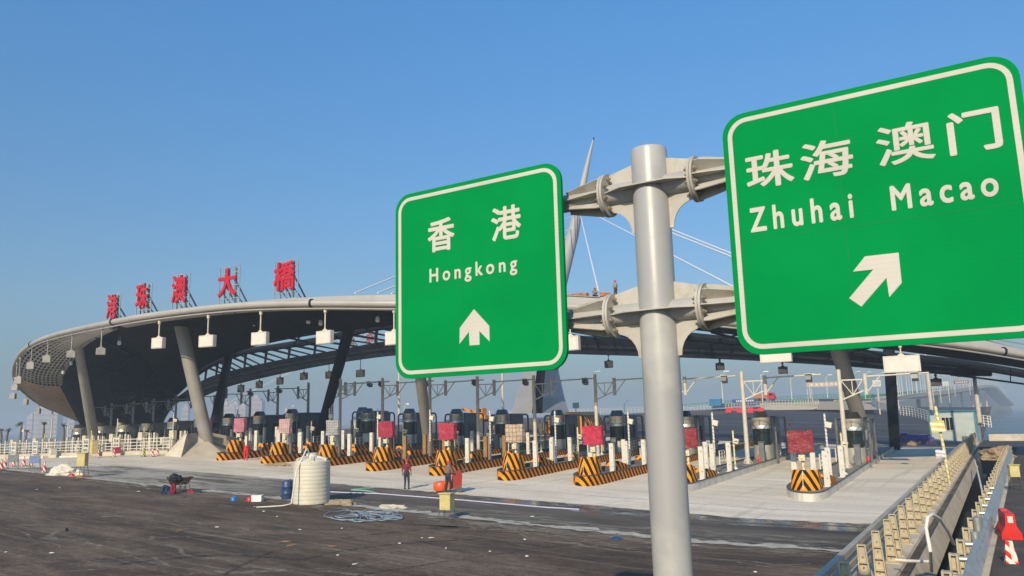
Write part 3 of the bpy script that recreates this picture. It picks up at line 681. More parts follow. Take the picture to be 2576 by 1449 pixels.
# ================================================================ toll islands and what stands on them
def projx(P):
    d = Vector(P)-CAM; z = d.dot(FW); return CX+F_PX*d.dot(RT)/z, CY-F_PX*d.dot(UP)/z
def x_at_px(px, Y, dz):
    lo, hi = -130.0, 0.0
    for _ in range(40):
        m_ = (lo+hi)/2
        if projx((m_, Y, gz(m_, Y)+dz))[0] < px: lo = m_
        else: hi = m_
    return lo
NX = [x+.3 for x in (-9.8, -16.9, -22.7, -28.3, -33.9, -39.7, -45.5, -51.0, -56.5)]
GPX = [2133, 1883, 1683, 1507, 1351, 1208, 1087, 968, 862]
Y0 = 42.2; KH = .38
ISL = []
for n, X in enumerate(NX):
    s_ = -(x_at_px(GPX[n], 61.6, KH)-.35-X)/19.3
    ISL.append((X, Y0, gz(X), math.atan(s_)))
ISL.append((-62.6, 52.0, gz(-62.6), math.atan(.20)))
def L2W(n, x, y, z=0):
    X, Y, Z, r = ISL[n]; return Vector((X+x*cos(r)-y*sin(r), Y+x*sin(r)+y*cos(r), Z+z))
INAME = ['%s island from the right' % ORD[k] for k in range(9)] + ['median island behind the pier']
def outline(hw, ln, nose=2.2, n=10, tip=.7):
    # right side runs almost straight to the tip, the left side sweeps back in a long curve
    tip = min(tip, hw-.6); R_ = [(hw, ln), (hw, nose)]
    for k in range(1, n): a = pi/2*k/n; R_.append((tip+(hw-tip)*cos(a), nose*(1-sin(a))))
    L_ = []; nl = nose+4.0
    for k in range(1, n): a = pi/2*k/n; L_.append((tip-(hw+tip)*sin(a), nl*(1-cos(a))))
    return R_+[(tip, 0)]+L_+[(-hw, nl), (-hw, ln)]
def make_island(n, ln, hw=1.25):
    X, Y, Z, r = ISL[n]
    t = thing('toll_island', ('white kerbed' if n < 2 else 'orange and black striped') + ' toll island, ' + INAME[n], 'toll island', (X, Y, Z), r, 'toll islands')
    o = outline(hw, ln); i_ = [(x*(1-.16/hw)+.7*.16/hw, y+.18*max(0, 1-y/5.6)) for x, y in o]
    uh = .46 if n < 2 else .62; inn = [(x*(1-.14/hw)+.7*.14/hw, y+.16*max(0, 1-y/5.6)) for x, y in o]
    b = MB(); b.loft([[(x, y, -.2) for x, y in o], [(x, y, uh-.05) for x, y in o]], True, False); b.build('kerb', M['pale_kerb'] if n < 2 else M['stripes'], t)
    b = MB(); q = [(x*(1+.02/hw), y-.02*max(0, 1-y/3)) for x, y in o]; b.loft([[(x, y, uh-.05) for x, y in q], [(x, y, uh) for x, y in q], [(x, y, uh) for x, y in inn], [(x, y, KH-.1) for x, y in inn]], True, False); b.build('coping', M['coping'], t)
    b = MB(); b.loft([[(x, y, KH-.05) for x, y in i_], [(x, y, KH-.012) for x, y in i_]]); b.build('paving', M['deck_grey'], t)
    return t
for n in range(9): make_island(n, 61.5 if n == 0 else 58)
make_island(9, 48, 1.7)
def put(proto, n, x, y, label, group, first=[set()], rz=0, z=KH):
    loc = L2W(n, x, y, z); r = ISL[n][3]+rz
    if proto.name not in first[0]:
        first[0].add(proto.name); proto.location = loc; proto.rotation_euler = (0, 0, r); proto['label'] = label; proto['group'] = group; return proto
    return dup(proto, loc, r, label, group)
# crash nose: pointed prow painted with chevrons
bull = thing('crash_cushion', '', 'crash cushion')
def prow(w, y0, y1, y2): return [(0, y0), (w*.45, y0+(y1-y0)*.30), (w*.85, y0+(y1-y0)*.75), (w, y1), (w*.98, y2), (-w*.98, y2), (-w, y1), (-w*.85, y0+(y1-y0)*.75), (-w*.45, y0+(y1-y0)*.30)]
B0 = prow(.76, 0, .70, 1.9); B1 = prow(.66, .26, .88, 1.85)
zt = [1.04, 1.05, 1.05, 1.02, .84, .84, 1.02, 1.05, 1.05]
MB().loft([[(x, y, -.01) for x, y in B0], [(x, y, z) for (x, y), z in zip(B1, zt)]]).build('nose_block', M['stripes_bull'], bull)
MB().bar((0, -.012, .04), (0, .25, 1.0), .035).build('nose_seam', M['frame_steel'], bull)
wedge = thing('wedge_block', '', 'wedge block')
wp = [(-.5, 0), (.5, 0), (.5, 2.4), (-.5, 2.4)]; wt = [(-.42, .2, .58), (.42, .2, .58), (.42, 2.35, .28), (-.42, 2.35, .28)]
MB().loft([[(x, y, -.01) for x, y in wp], wt]).build('wedge_body', M['stripes'], wedge)
MB().box((0, -.005, .17), (.9, .05, .34)).build('wedge_foot', M['coping'], wedge)
# guard posts, white channel section and timber-cased
def make_post(m, h, nm='guard_post'):
    t = thing(nm, '', 'guard post'); w, d = .145, .12
    MB().prism([(-w, -d), (w, -d), (w, -d+.035), (.05, -d+.06), (.05, d-.06), (w, d-.035), (w, d), (-w, d), (-w, d-.035), (-.05, d-.06), (-.05, -d+.06), (-w, -d+.035)], 'z', 0, h).build('channel', m, t)
    f = MB().box((0, 0, h+.008), (w*2+.02, d*2+.02, .02)); f.build('cap', m, t)
    MB().box((0, 0, .01), (.5, .42, .025)).build('foot_plate', m, t)
    b = MB()
    for z in (h*.25, h*.86): b.cyl((w*.3, -d-.03, z), (w*.3, -d+.01, z), .035, 8)
    b.build('bolt', M['bolt'], t)['kind'] = 'stuff'
    return t
M['timber'] = mat('orange_timber', (.27, .155, .06), .75, 0, .25, 5, dirt=(.2, .11, .05), dscale=3)
gp = make_post(M['white_paint'], 1.95); gt = make_post(M['timber'], 1.95, 'timber_guard_post')
# taped poles: spiral tape as geometry-driven stripes in object space
def spiral_mat(name, a, b_, pitch=.30):
    m, t, b, tc = newmat(name); P = tc.outputs['Object']; sp = t.new('ShaderNodeSeparateXYZ'); t.link(P, sp.inputs[0])
    at2 = t.math('ARCTAN2', sp.outputs[1], sp.outputs[0]); q = t.math('ADD', t.math('DIVIDE', sp.outputs[2], pitch), t.math('DIVIDE', at2, 2*pi))
    st = t.math('GREATER_THAN', t.math('FRACT', q), .55); n = t.mapr(t.noise(P, 5, 4), .3, .7, .8, 1.1)
    t.link(t.mix(1.0, t.mix(st, a, b_), n, 'MULTIPLY'), b.inputs['Base Color']); b.inputs['Roughness'].default_value = .5
    return m
M['tape_yellow'] = spiral_mat('yellow_white_tape', (.68, .64, .56), (.66, .50, .03)); M['tape_white'] = spiral_mat('white_plastic_wrap', (.72, .71, .68), (.42, .42, .44), .22)
M['timber_y'] = mat('yellow_lid', (.55, .42, .06), .5, 0, .1, 3)
M['red_white0'] = stripe_mat('boom_stripes', (.60, .03, .02), (.70, .66, .6), .7, 1.0, False)
M['cream_box'] = mat('cream_enclosure', (.62, .57, .45), .5, 0, .1, 4, dirt=(.4, .34, .22), dscale=3)
def make_taped(m, h, zb, nm, lens):
    t = thing(nm, '', 'taped pole')
    MB().tube([(0, 0, 0), (0, 0, h)], .062, 10).build('pole', m, t, True)
    MB().lathe([(.22, 0), (.20, .05), (.09, .16), (.07, .2)], 10).build('base_shroud', M['tape_white'], t)
    q = MB().box((.20, -.05, zb), (.36, .26, .34), Matrix.Rotation(R(14), 3, 'Y')).build('device_box', M['cream_box'], t)
    if lens: MB().box((.20, -.19, zb), (.22, .03, .04)).build('vent_slot', M['coping'], t)
    return t
ty = make_taped(M['tape_yellow'], 2.7, 1.95, 'taped_pole', True); tw = make_taped(M['tape_white'], 4.0, 3.3, 'wrapped_camera_pole', False)
# lane signal heads wrapped in plastic, each covering different
def wrap_mat(name, base, line, sc, grid=False):
    m, t, b, tc = newmat(name); P = tc.outputs['Object']
    c = t.mix(t.mapr(t.noise(P, 2.2, 6, .7, 1.2), .35, .65), [x*.62 for x in base], base)
    if grid:
        sp = t.new('ShaderNodeSeparateXYZ'); t.link(P, sp.inputs[0]); w = t.math('MULTIPLY', t.noise(P, 1.8, 3), .22)
        gs = []
        for ax, f in ((0, sc), (2, sc), (1, sc)):
            gs.append(t.math('LESS_THAN', t.math('FRACT', t.math('MULTIPLY', t.math('ADD', sp.outputs[ax], w), f)), .16))
        g = t.math('MAXIMUM', gs[0], gs[1]); c = t.mix(t.math('MULTIPLY', g, .85), c, line)
    else:
        r = t.mapr(t.noise(t.scalev(P, 1, 1, 2.2), sc, 3, .6, 2.4), .52, .56); r2 = t.mapr(t.noise(t.scalev(P, 1.6, 1, .8), sc*.8, 2, .6, 2.0), .53, .56)
        c = t.mix(t.math('MULTIPLY', t.math('MAXIMUM', t.math('SUBTRACT', r, t.mapr(t.noise(t.scalev(P, 1, 1, 2.2), sc, 3, .6, 2.4), .57, .6)), 0.0), .55), c, line)  # paler lines put the highlights along the film's creases into its colour
    t.link(c, b.inputs['Base Color']); b.inputs['Roughness'].default_value = .34; b.inputs['Specular IOR Level'].default_value = .35
    bn = t.new('ShaderNodeBump'); bn.inputs['Strength'].default_value = .6; bn.inputs['Distance'].default_value = .06
    t.link(t.noise(t.scalev(P, 1, 1, 1.7), 3.2, 5, .65, 1.6), bn.inputs['Height']); t.link(bn.outputs[0], b.inputs['Normal'])
    return m
WR = [('dark red film', wrap_mat('dark_red_film', (.24, .016, .026), (.45, .16, .15), 3.5)), ('dark red film with creases', None), ('bright crimson plastic', wrap_mat('crimson_film', (.50, .008, .045), (.6, .2, .22), 3.0)),
      ('bare cardboard tied with string', wrap_mat('tied_cardboard', (.56, .43, .33), (.20, .13, .07), 3.4, True)), ('bright pink plastic', wrap_mat('pink_film', (.40, .014, .05), (.58, .26, .28), 3.2)), ('rose red mesh', wrap_mat('rose_mesh', (.34, .012, .045), (.5, .2, .22), 9.0)),
      ('grey netting', wrap_mat('grey_net', (.42, .42, .43), (.12, .12, .12), 5.0, True)), ('white and pink checked cloth', wrap_mat('pale_check', (.54, .42, .40), (.42, .10, .15), 4.6, True)), ('pink checked cloth', wrap_mat('pink_check', (.50, .22, .26), (.40, .05, .13), 5.0, True)), ('faded pink checked cloth', None)]
WR[1] = (WR[1][0], WR[0][1]); WR[9] = (WR[9][0], WR[8][1])
def crumple(w, d, h, c, m, parent, seed, nm):
    bm = bmesh.new(); bmesh.ops.create_cube(bm, size=1.0); bmesh.ops.subdivide_edges(bm, edges=bm.edges[:], cuts=9, use_grid_fill=True)
    for v in bm.verts:
        p = Vector((v.co.x*w, v.co.y*d, v.co.z*h)); q = p*2.6+Vector((seed*3.1, 0, 0))
        v.co = p + Vector((noise.noise(q), noise.noise(q+Vector((9, 0, 0))), noise.noise(q+Vector((0, 9, 0)))))*.055 + Vector(c)
        if abs(p.z) > h*.46: v.co.z += .04*noise.noise(q*2.5)
    me = bpy.data.meshes.new(nm); bm.to_mesh(me); bm.free(); me.materials.append(m)
    for p in me.polygons: p.use_smooth = True
    me.set_sharp_from_angle(angle=R(50))
    o = bpy.data.objects.new(nm, me); COL.objects.link(o); o.parent = parent; return o
PPX = [2015, 1727, 1492, 1295, 1126, 972, 838, 718, 604, 520]
for n in range(10):
    Xp = x_at_px(PPX[n], 46.6, 2.75) if n < 9 else at(520, 1060, 52).x
    loc = Vector((Xp, 46.6 if n < 9 else 52, ISL[n][2]+KH))
    t = thing('lane_signal', 'lane signal wrapped in %s, %s' % (WR[n][0], INAME[n]), 'lane signal', loc, ISL[n][3]*.3, 'wrapped lane signals')
    MB().tube([(0, .1, 0), (0, .1, 1.95)], .085, 12).build('post', M['tape_yellow'], t, True)
    b = MB().box((0, -.02, 1.58), (.34, .30, .32)); q = b.build('lamp_box', M['cream_box'], t)
    MB().tube([(0, -.19, 1.58), (0, -.16, 1.58)], .10, 14).build('lens', M['tape_yellow'], q)
    crumple(1.38 if n < 6 else 1.25, .34, 1.22, (0, .02, 2.48), WR[n][1], t, n, 'wrapped_head')
# toll camera masts
mast = thing('camera_mast', '', 'camera mast')
def make_mast(t, m, sgn=1):
    MB().tube([(0, 0, 0), (0, 0, 7.15)], [.17, .15], 14).build('pole', m, t, True)
    MB().lathe([(.34, 0), (.34, .04), (.2, .05)], 12).build('base_flange', m, t)
    f = MB()
    for k in range(4):
        a = pi/2*k+pi/4; f.prism([(.15, .04), (.42, .04), (.15, .45)], 'y', -.012, .012) if False else f.bar((.16*cos(a), .16*sin(a), .32), (.4*cos(a), .4*sin(a), .05), .03, .05)
    f.build('base_rib', m, t)['kind'] = 'stuff'
    s = sgn
    br = MB()
    br.bar((s*.14, 0, 6.35), (s*1.6, 0, 6.35), .09); br.bar((s*.14, 0, 4.95), (s*1.6, 0, 5.55), .09); br.bar((s*.14, 0, 6.3), (s*.85, 0, 5.25), .06); br.bar((s*.85, 0, 5.25), (s*.85, 0, 6.33), .05); br.bar((s*.85, 0, 5.25), (s*1.55, 0, 6.3), .06)
    br.build('bracket', m, t)
    MB().tube([(s*1.75, 0, 5.25), (s*1.75, 0, 6.75)], .15, 12).build('joint_tube', m, t, True)
    MB().tube([(s*1.8, 0, 6.55), (s*5.9, 0, 6.62)], .06, 8).build('arm', m, t)
    MB().bar((s*1.85, 0, 5.45), (s*2.75, 0, 6.53), .07).build('arm_strut', m, t)
    c = MB().box((s*5.0, -.1, 6.33), (.42, .62, .36), Matrix.Rotation(R(-18), 3, 'X')).build('camera_housing', M['frame_tube'], t)
    MB().box((s*5.0, -.12, 6.62), (.5, .75, .04), Matrix.Rotation(R(-10), 3, 'X')).build('sun_hood', m, t)
make_mast(mast, M['pole_white'])
mast_l = thing('camera_mast', '', 'camera mast'); make_mast(mast_l, M['pole_grey'], -1)
# toll booth: steel and glass drum in front, cabin behind, tube guard frame round it
booth = thing('toll_booth', '', 'toll booth')
MB().lathe([(.77, 0), (.77, 1.18), (.74, 1.20)], 28).build('steel_skirt', M['mirror_steel'], booth, True)
MB().lathe([(.745, 1.18), (.745, 2.55)], 28).build('front_glass', M['dark_glass'], booth, True)
MB().lathe([(.74, 2.53), (.775, 2.55), (.775, 2.78), (.76, 2.80), (.76, 2.84), (.775, 2.86), (.775, 3.36), (.80, 3.40), (.80, 3.46)], 28).build('steel_band', M['mirror_steel'], booth, True)
MB().lathe([(.80, 3.46), (.72, 3.5), (.50, 3.97), (.46, 4.0)], 28).build('roof_cone', M['booth_roof'], booth, True)
MB().box((0, 2.3, 1.72), (1.5, 3.6, 3.44)).build('cabin_wall', M['booth_wall'], booth)
MB().box((0, 2.35, 3.50), (1.62, 3.75, .12)).build('cabin_roof', M['coping'], booth)
for s in (-1, 1):
    w = MB().box((s*.755, 2.2, 1.95), (.03, 1.7, 1.25)).build('side_window', M['dark_glass'], booth)
    fr = MB()
    for z in (1.3, 2.6): fr.box((s*.765, 2.2, z), (.03, 1.8, .06))
    for y in (1.33, 3.07): fr.box((s*.766, y, 1.95), (.03, .06, 1.3))
    fr.build('window_frame', M['frame_tube'], w)
    MB().box((s*.757, 3.65, 1.2), (.03, .8, 2.2)).build('door', M['frame_tube'], booth)
    fr = MB(); x = s*1.2; r = .095
    arc = [(x, -.35, 0), (x, -.35, 3.0)]+[(x, -.35+.45*(1-cos(a)), 3.0+.45*sin(a)) for a in (R(30), R(60), R(90))]
    end = [(x, 4.3-.45*(1-cos(a)), 3.0+.45*sin(a)) for a in (R(90), R(60), R(30))]+[(x, 4.3, 3.0), (x, 4.3, 0)]
    fr.tube(arc+end, r, 8); fr.build('guard_frame', M['frame_tube'], booth, True)
for z in (2.62, 2.82): MB().tube([(-1.2, -.36, z), (1.2, -.36, z)], .05, 6).build('cross_bar', M['frame_tube'], booth)
MB().box((.86, 1.6, 1.05), (.2, .5, .04)).build('counter', M['mirror_steel'], booth)
guard = thing('side_rail', '', 'side rail')
g = MB()
for z in (.25, .55, .85, 1.1): g.bar((0, 0, z), (0, 1.5, z), .07)
for y in (0, .75, 1.5): g.bar((0, y, 0), (0, y, 1.12), .07)
g.build('rail_panel', M['white_paint'], guard)
tag(guard.children[0], None, None)
gate = thing('gate_cabinet', '', 'barrier gate')
MB().box((0, 0, .52), (.38, .46, 1.04)).build('case', M['cream_box'], gate); MB().box((0, 0, 1.06), (.44, .52, .05)).build('lid', M['timber_y'], gate); MB().tube([(.24, 0, .92), (.24, .1, 2.9)], .04, 8).build('boom', M['red_white0'], gate); MB().box((.24, 0, .92), (.12, .3, .26)).build('hub', M['frame_tube'], gate)
cardm = thing('card_machine', '', 'card machine')
MB().box((0, 0, .75), (.42, .5, 1.5)).build('case', M['booth_wall'], cardm); MB().box((.215, 0, 1.2), (.015, .34, .4)).build('screen', M['dark_glass'], cardm); MB().box((0, 0, 1.53), (.5, .6, .06)).build('hood', M['frame_tube'], cardm)
M['tarp'] = mat('brown_sacking', (.26, .19, .12), .9, 0, .35, 3, .5, 6)
M['red_plastic'] = mat('red_plastic', (.60, .012, .01), .4, 0, .12, 2, dirt=(.35, .05, .04), dscale=2)
def heap(nm, label, cat, loc, w, d, h, m, seed, rz=0, group=None):
    bm = bmesh.new(); bmesh.ops.create_icosphere(bm, subdivisions=4, radius=1)
    for v in bm.verts:
        q = v.co*1.7+Vector((seed*2.3, 1, 0)); k = 1+.45*noise.noise(q)+.2*noise.noise(q*2.7)
        v.co = Vector((v.co.x*w*k, v.co.y*d*k, max(-.03, v.co.z*h*k)))
    me = bpy.data.meshes.new(nm); bm.to_mesh(me); bm.free(); me.materials.append(m)
    o = bpy.data.objects.new(nm, me); COL.objects.link(o); o.location = loc; o.rotation_euler = (0, 0, rz)
    return tag(o, label, cat, group)
for n in range(9):
    nm = INAME[n]
    B_ = put(bull, n, .10 if n < 2 else .02, 1.75 if n < 2 else 1.6, 'chevron painted nose block of the ' + nm, 'chevron nose blocks')
    B_.scale = (1, 1, 1.0) if n < 2 else (.84, .90, 1.16)
    W_now = put(wedge, n, .55, 5.3, 'low striped wedge block on the ' + nm, 'low striped wedge blocks'); W_now.scale = (1, 1, 1.0 if n < 2 else 1.35)
    P = gt if n in (4, 5) else gp
    for k, (x, y, w) in enumerate(((.98, 4.3, 'right of the nose block'), (.60, 8.2, 'behind the wedge'), (1.0, 10.9, 'right edge half way back'), (-.85, 11.9, 'left edge half way back'), (-.9, 5.4, 'left of the nose block'))):
        Pk = P if (k != 0 or n not in (4,)) else gp
        put(Pk, n, x, y, '%s guard post at %s, %s' % ('timber' if Pk is gt else 'white', w, nm), 'guard posts on the toll islands')
    put(ty, n, .85, 13.1, 'yellow taped pole with cream box on the ' + nm, 'yellow taped poles')
    put(tw, n, .45, 9.4, 'tall film wrapped camera pole on the ' + nm, 'film wrapped camera poles')
    put(mast, n, .35, 19.3, 'tall pale camera mast on the ' + nm, 'camera masts in the front row')
    put(booth, n, .3, 25.4, 'steel and glass toll booth on the ' + nm, 'toll booths')
    put(guard, n, 1.12, 27.0, 'white rail panel right of the booth on the ' + nm, 'white side rails by the booths')
    put(guard, n, -1.1, 25.0, 'white rail panel left of the booth on the ' + nm, 'white side rails by the booths')
    put(gate, n, .8, 34.5, 'cream barrier gate cabinet behind the booth on the ' + nm, 'barrier gates')
    put(cardm, n, .75, 22.8, 'dark card machine in front of the booth on the ' + nm, 'card machines')
    put(guard, n, -1.1, 34, 'white rail panel at the rear left of the ' + nm, 'white side rails by the booths')
    put(guard, n, -1.1, 16.5, 'white rail panel half way along the ' + nm, 'white side rails by the booths')
    if n > 1: put(gp, n, -.9, 20.6, 'white guard post left of the booth front, ' + nm, 'guard posts on the toll islands')
    if n > 1: put(wedge, n, -.5, 14.5, 'rear low striped wedge block half way along the ' + nm, 'low striped wedge blocks')
    if n > 0: put(ty, n, -.7, 23.4, 'yellow taped pole left of the booth on the ' + nm, 'yellow taped poles', rz=1.2)
    if n in (0, 1, 3): heap('sack_heap', 'brown sacking heap by the wedge block on the ' + nm, 'sack heap', L2W(n, .1, 7.6 if n else 7.9, KH), .55, .7, .38, M['tarp'], n)
put(mast, 9, .2, 12.5, 'tall pale camera mast on the median island behind the pier', 'camera masts in the front row')
put(booth, 9, .2, 19, 'toll booth on the median island between the two directions', 'toll booths')
for x, y in ((.9, 3), (-.8, 4), (.9, 7)): put(gp, 9, x, y, 'white guard post on the median island behind the pier, ' + {3: 'nearest', 4: 'left', 7: 'rearmost'}[y], 'guard posts on the toll islands')
t = thing('fire_extinguisher', 'small red extinguisher standing by the second booth from the right', 'extinguisher', L2W(1, .95, 20.5, KH))
MB().lathe([(.09, 0), (.09, .42), (.04, .5), (.03, .56)], 12).build('cylinder', M['red_plastic'], t, True); MB().box((0, 0, .6), (.05, .16, .05)).build('valve', M['coping'], t)
t = thing('fire_extinguisher', 'small red extinguisher standing by the rightmost booth', 'extinguisher', L2W(0, 1.2, 25.6, KH))
MB().lathe([(.09, 0), (.09, .42), (.04, .5), (.03, .56)], 12).build('cylinder', M['red_plastic'], t, True); MB().box((0, 0, .6), (.05, .16, .05)).build('valve', M['coping'], t)
# far side of the crown: islands of the opposite direction, seen past the pier
LPX = [774, 697, 627, 558, 498, 440, 384, 333, 278]
for k in range(9):
    X = -70.5-5.65*k; z = gz(X); d = ray(LPX[k], 1080); Yg = min(82, max(55, d.y/d.x*X))
    nm = '%s opposite lane left of the pier' % ORD[k]
    t = thing('toll_island', 'plain kerbed toll island of the ' + nm, 'toll island', (X, 50, z), 0, 'toll islands of the opposite lanes')
    o_ = outline(1.3, 55); b = MB(); b.loft([[(x, y, -.3) for x, y in o_], [(x, y, KH) for x, y in o_]]); b.build('kerb', M['concrete'], t)
    dup(booth, (X, 63.5, z+KH), 0, 'dark toll booth, ' + nm, 'toll booths of the opposite lanes')
    p = (X, Yg, z+KH)
    if k == 0: mast_l.location = p; mast_l['label'] = 'grey camera mast with arm to the left, ' + nm; mast_l['group'] = 'camera masts of the opposite lanes'
    else: dup(mast_l, p, 0, 'grey camera mast with arm to the left, ' + nm, 'camera masts of the opposite lanes')
    for q, (dx, y) in enumerate(((.7, 52.5), (-.7, 54), (.7, 57), (-.6, 60))):
        dup(gp, (X+dx, y, z+KH), 0, 'white guard post, %s along the %s' % (ORD[q], nm), 'guard posts of the opposite lanes')
    dup(ty if k % 2 else tw, (X-.3, 56, z+KH), .4*k, ('yellow taped pole' if k % 2 else 'film wrapped pole') + ' on the ' + nm, 'taped poles of the opposite lanes')
    if k in (1, 2, 3, 4, 6, 7, 8):
        c = thing('meter_cabinet', 'cream meter cabinet on a stem, ' + nm, 'cabinet', (X+.2, 51.8, z+KH), 0, 'cream cabinets of the opposite lanes')
        MB().box((0, 0, 1.6), (.75, .4, .9)).build('case', M['cream_box'], c); MB().box((0, 0, .58), (.16, .16, 1.16)).build('stem', M['white_paint'], c)
# concrete pier of the canopy
ped = thing('concrete_pier', 'pale faceted concrete pier at the foot of the central canopy column', 'pier')
bl = [(412, 1149), (455, 1152), (568, 1147), (602, 1138)]
bp = [gnd(*p, -.05) for p in bl]; dirv = Vector((-.12, 1, 0))
far = [bp[3]+dirv*7, bp[0]+dirv*8]
base = bp+far
tops_px = [(463, 1092), (470, 1091), (500, 1090), (575, 1120)]
tp = [atd(x, y, (p-CAM).dot(FW)+dz) for (x, y), p, dz in zip(tops_px, bp, (3.2, 2.2, 2.2, 2.0))]
topf = [tp[3]+dirv*3, tp[0]+dirv*3.5]
top = tp+topf
for v in top[2:3]: v.z = top[1].z
vs = base+top; n = len(base)
MB().add(vs, [tuple(range(n)), tuple(range(2*n-1, n-1, -1))]+[(i, (i+1) % n, n+(i+1) % n, n+i) for i in range(n)]).build('pier_body', M['concrete'], ped)
c0 = gnd(505, 1142, 0); 
rc = MB()
for k in range(5): rc.bar(at(492+k*6, 1140, c0.y-.6), at(488+k*6, 1096, c0.y-.2), .13)
rc.build('louvre', M['frame_steel'], ped)
# ================================================================ edge barrier, gap and side road on the right
M['barrier_cream'] = mat('cream_barrier_paint', (.44, .385, .27), .5, 0, .1, 3, dirt=(.36, .29, .18), dscale=2)
M['barrier_grey'] = mat('dusty_rail', (.40, .365, .30), .5, .2, .15, 2, dirt=(.28, .24, .2), dscale=1)
M['galv'] = mat('galvanised_rail', (.40, .42, .40), .42, .55, .18, 2, dirt=(.3, .28, .24), dscale=1.2)
par = tag(MB().prism([(-4.5, -.12), (-4.5, .06), (-4.35, .10), (-2.98, .10), (-2.96, .02), (-2.52, -1.0), (-2.9, -1.1), (-4.2, -.9)], 'y', 12, 128).build('edge_parapet', M['concrete']), 'long dusty concrete parapet beam under the cream barrier posts', 'parapet')
gr = thing('guard_rail', 'cream guard rail with tall ribbed posts on the concrete parapet', 'guard rail', (0, 0, 0))
Yp = 13.6; k = 0
while Yp < 124:
    b = MB(); X0 = -3.25; ht = 1.34
    for sx_ in (-1, 1): b.loft([[(X0+sx_*.14+o_, Yp+q_, .10) for o_, q_ in ((-.013, -.09), (.013, -.09), (.013, .07), (-.013, .07))], [(X0-.04+sx_*.085+o_, Yp+q_, ht) for o_, q_ in ((-.012, -.06), (.012, -.06), (.012, .05), (-.012, .05))]])
    b.loft([[(X0+o_, Yp+q_, .10) for o_, q_ in ((-.14, .03), (.14, .03), (.14, .06), (-.14, .06))], [(X0-.04+o_, Yp+q_, ht) for o_, q_ in ((-.085, .01), (.085, .01), (.085, .04), (-.085, .04))]])
    for z in (.32, .62, .92, ht-.01):
        u_ = (z-.1)/(ht-.1); b.box((X0-.04*u_, Yp-.01, z), (.26-.10*u_, .15-.04*u_, .025))
    b.box((X0, Yp, .115), (.44, .32, .03))
    b.build('post', M['barrier_cream'], gr)
    if k < 16:
        b = MB()
        for z in (.25, .5, .8, 1.05): b.cyl((X0-.03, Yp-.02, z), (X0-.03, Yp+.02, z), .02, 6)
        b.build('bolt', M['bolt'], gr)['kind'] = 'stuff'
    k += 1; Yp += 2.48 if k != 6 else 1.3
for z in (.45, .80, 1.13):
    MB().box((-3.64, 70, z), (.15, 112, .15)).build('rail', M['barrier_grey'], gr)
# second barrier along the side road
def side_x(y, off=0): return -1.05+off+max(0, y-22)*.0215
g2 = thing('guard_rail', 'galvanised triple beam guard rail along the edge of the side road', 'guard rail', (0, 0, 0))
def side(pts_off, m, nm, y0=14, y1=84):
    rows = [[(side_x(y, o), y, z) for o, z in pts_off] for y in (y0, 22, 40, 60, y1)]
    MB().loft(rows, True, True).build(nm, m, g2)
for z in (.25, .55, .85):
    side([(-.05, z-.11), (.0, z-.06), (.05, z), (.0, z+.06), (-.05, z+.11), (-.09, z+.11), (-.02, z), (-.09, z-.11)], M['galv'], 'beam')
side([(-.75, -.25), (-.75, -.06), (.12, -.06), (.12, -.25)], M['concrete'], 'kerb_beam')
for k in range(28):
    y = 15.5+2.45*k
    b = MB(); b.box((side_x(y, -.34), y, .45), (.05, .24, 1.05)); b.box((side_x(y, -.50), y, .45), (.05, .24, 1.05)); b.box((side_x(y, -.42), y, .45), (.14, .03, 1.02))
    for z in (-.04, .25, .6, .95): b.box((side_x(y, -.42), y, z), (.19, .26, .025))
    b.build('post', M['barrier_cream'], g2)
    if k < 12: 
        for z in (.25, .85): MB().cyl((side_x(y, -.30), y, z), (side_x(y, -.06), y, z), .07, 10).build('spacer_tube', M['galv'], g2)
for y, h in ((26.0, 1.1), (27.6, 1.3), (28.4, 1.25)):
    MB().cyl((side_x(y, -.12), y, .02), (side_x(y, -.10), y, h), .11, 16).build('end_post', M['galv'], g2, True)
def pt(x, y, z, ): # point on a picture ray at a height
    d = ray(x, y); return CAM+d*((z-CAM_H)/d.z)
def I_(x, y): return ((2350+x/3.308)*.85867, (1250+y/3.308)*.85867)
def H_(x, y): return ((2400+x/3.623)*.85867, (1000+y/3.623)*.85867)
# water filled barrier and delineator on the side road
b = thing('water_barrier', 'red plastic water filled barrier standing on the side road', 'traffic barrier', pt(*I_(2040, 1095), -.045), R(8))
pf = [(-.32, 0), (.32, 0), (.30, .22), (.17, .45), (.14, .88), (-.14, .88), (-.17, .45), (-.30, .22)]
MB().loft([[(x, y, z) for x, z in pf] for y in (-.02, 1.5)]).build('body', M['red_plastic'], b)
MB().box((-.05, 1.0, .905), (.2, .34, .06)).build('filler_cap', M['red_plastic'], b)
MB().box((0, -.028, .68), (.16, .02, .22)).build('reflector', M['white_paint'], b)
MB().box((.31, .75, .12), (.06, .5, .18)).build('fork_slot', M['coping'], b)
M['red_white'] = stripe_mat('red_white_stripes', (.62, .02, .02), (.70, .68, .64), .42, 1.0, False)
b = DEL = thing('delineator', 'short red and white striped delineator post on the side road', 'delineator', pt(*I_(2030, 1325), -.045), R(15))
MB().loft([[(-.22, -.12, 0), (.22, -.12, 0), (.22, .12, 0), (-.22, .12, 0)], [(-.13, -.05, .72), (.10, -.05, .72), (.10, .05, .72), (-.13, .05, .72)]]).build('body', M['red_white'], b)
MB().loft([[(.0, -.122, .06), (.18, -.122, .06), (.18, -.105, .06), (.0, -.105, .06)], [(-.02, -.066, .66), (.09, -.066, .66), (.09, -.05, .66), (-.02, -.05, .66)]]).build('plate', M['white_paint'], b)
b = thing('site_distribution_box', 'yellow steel distribution box on trestle legs on the side road', 'distribution box', pt(*I_(2075, 620), -.05), R(20))
M['box_yellow'] = mat('faded_yellow_steel', (.55, .47, .20), .5, 0, .15, 3, dirt=(.34, .27, .13), dscale=2.5)
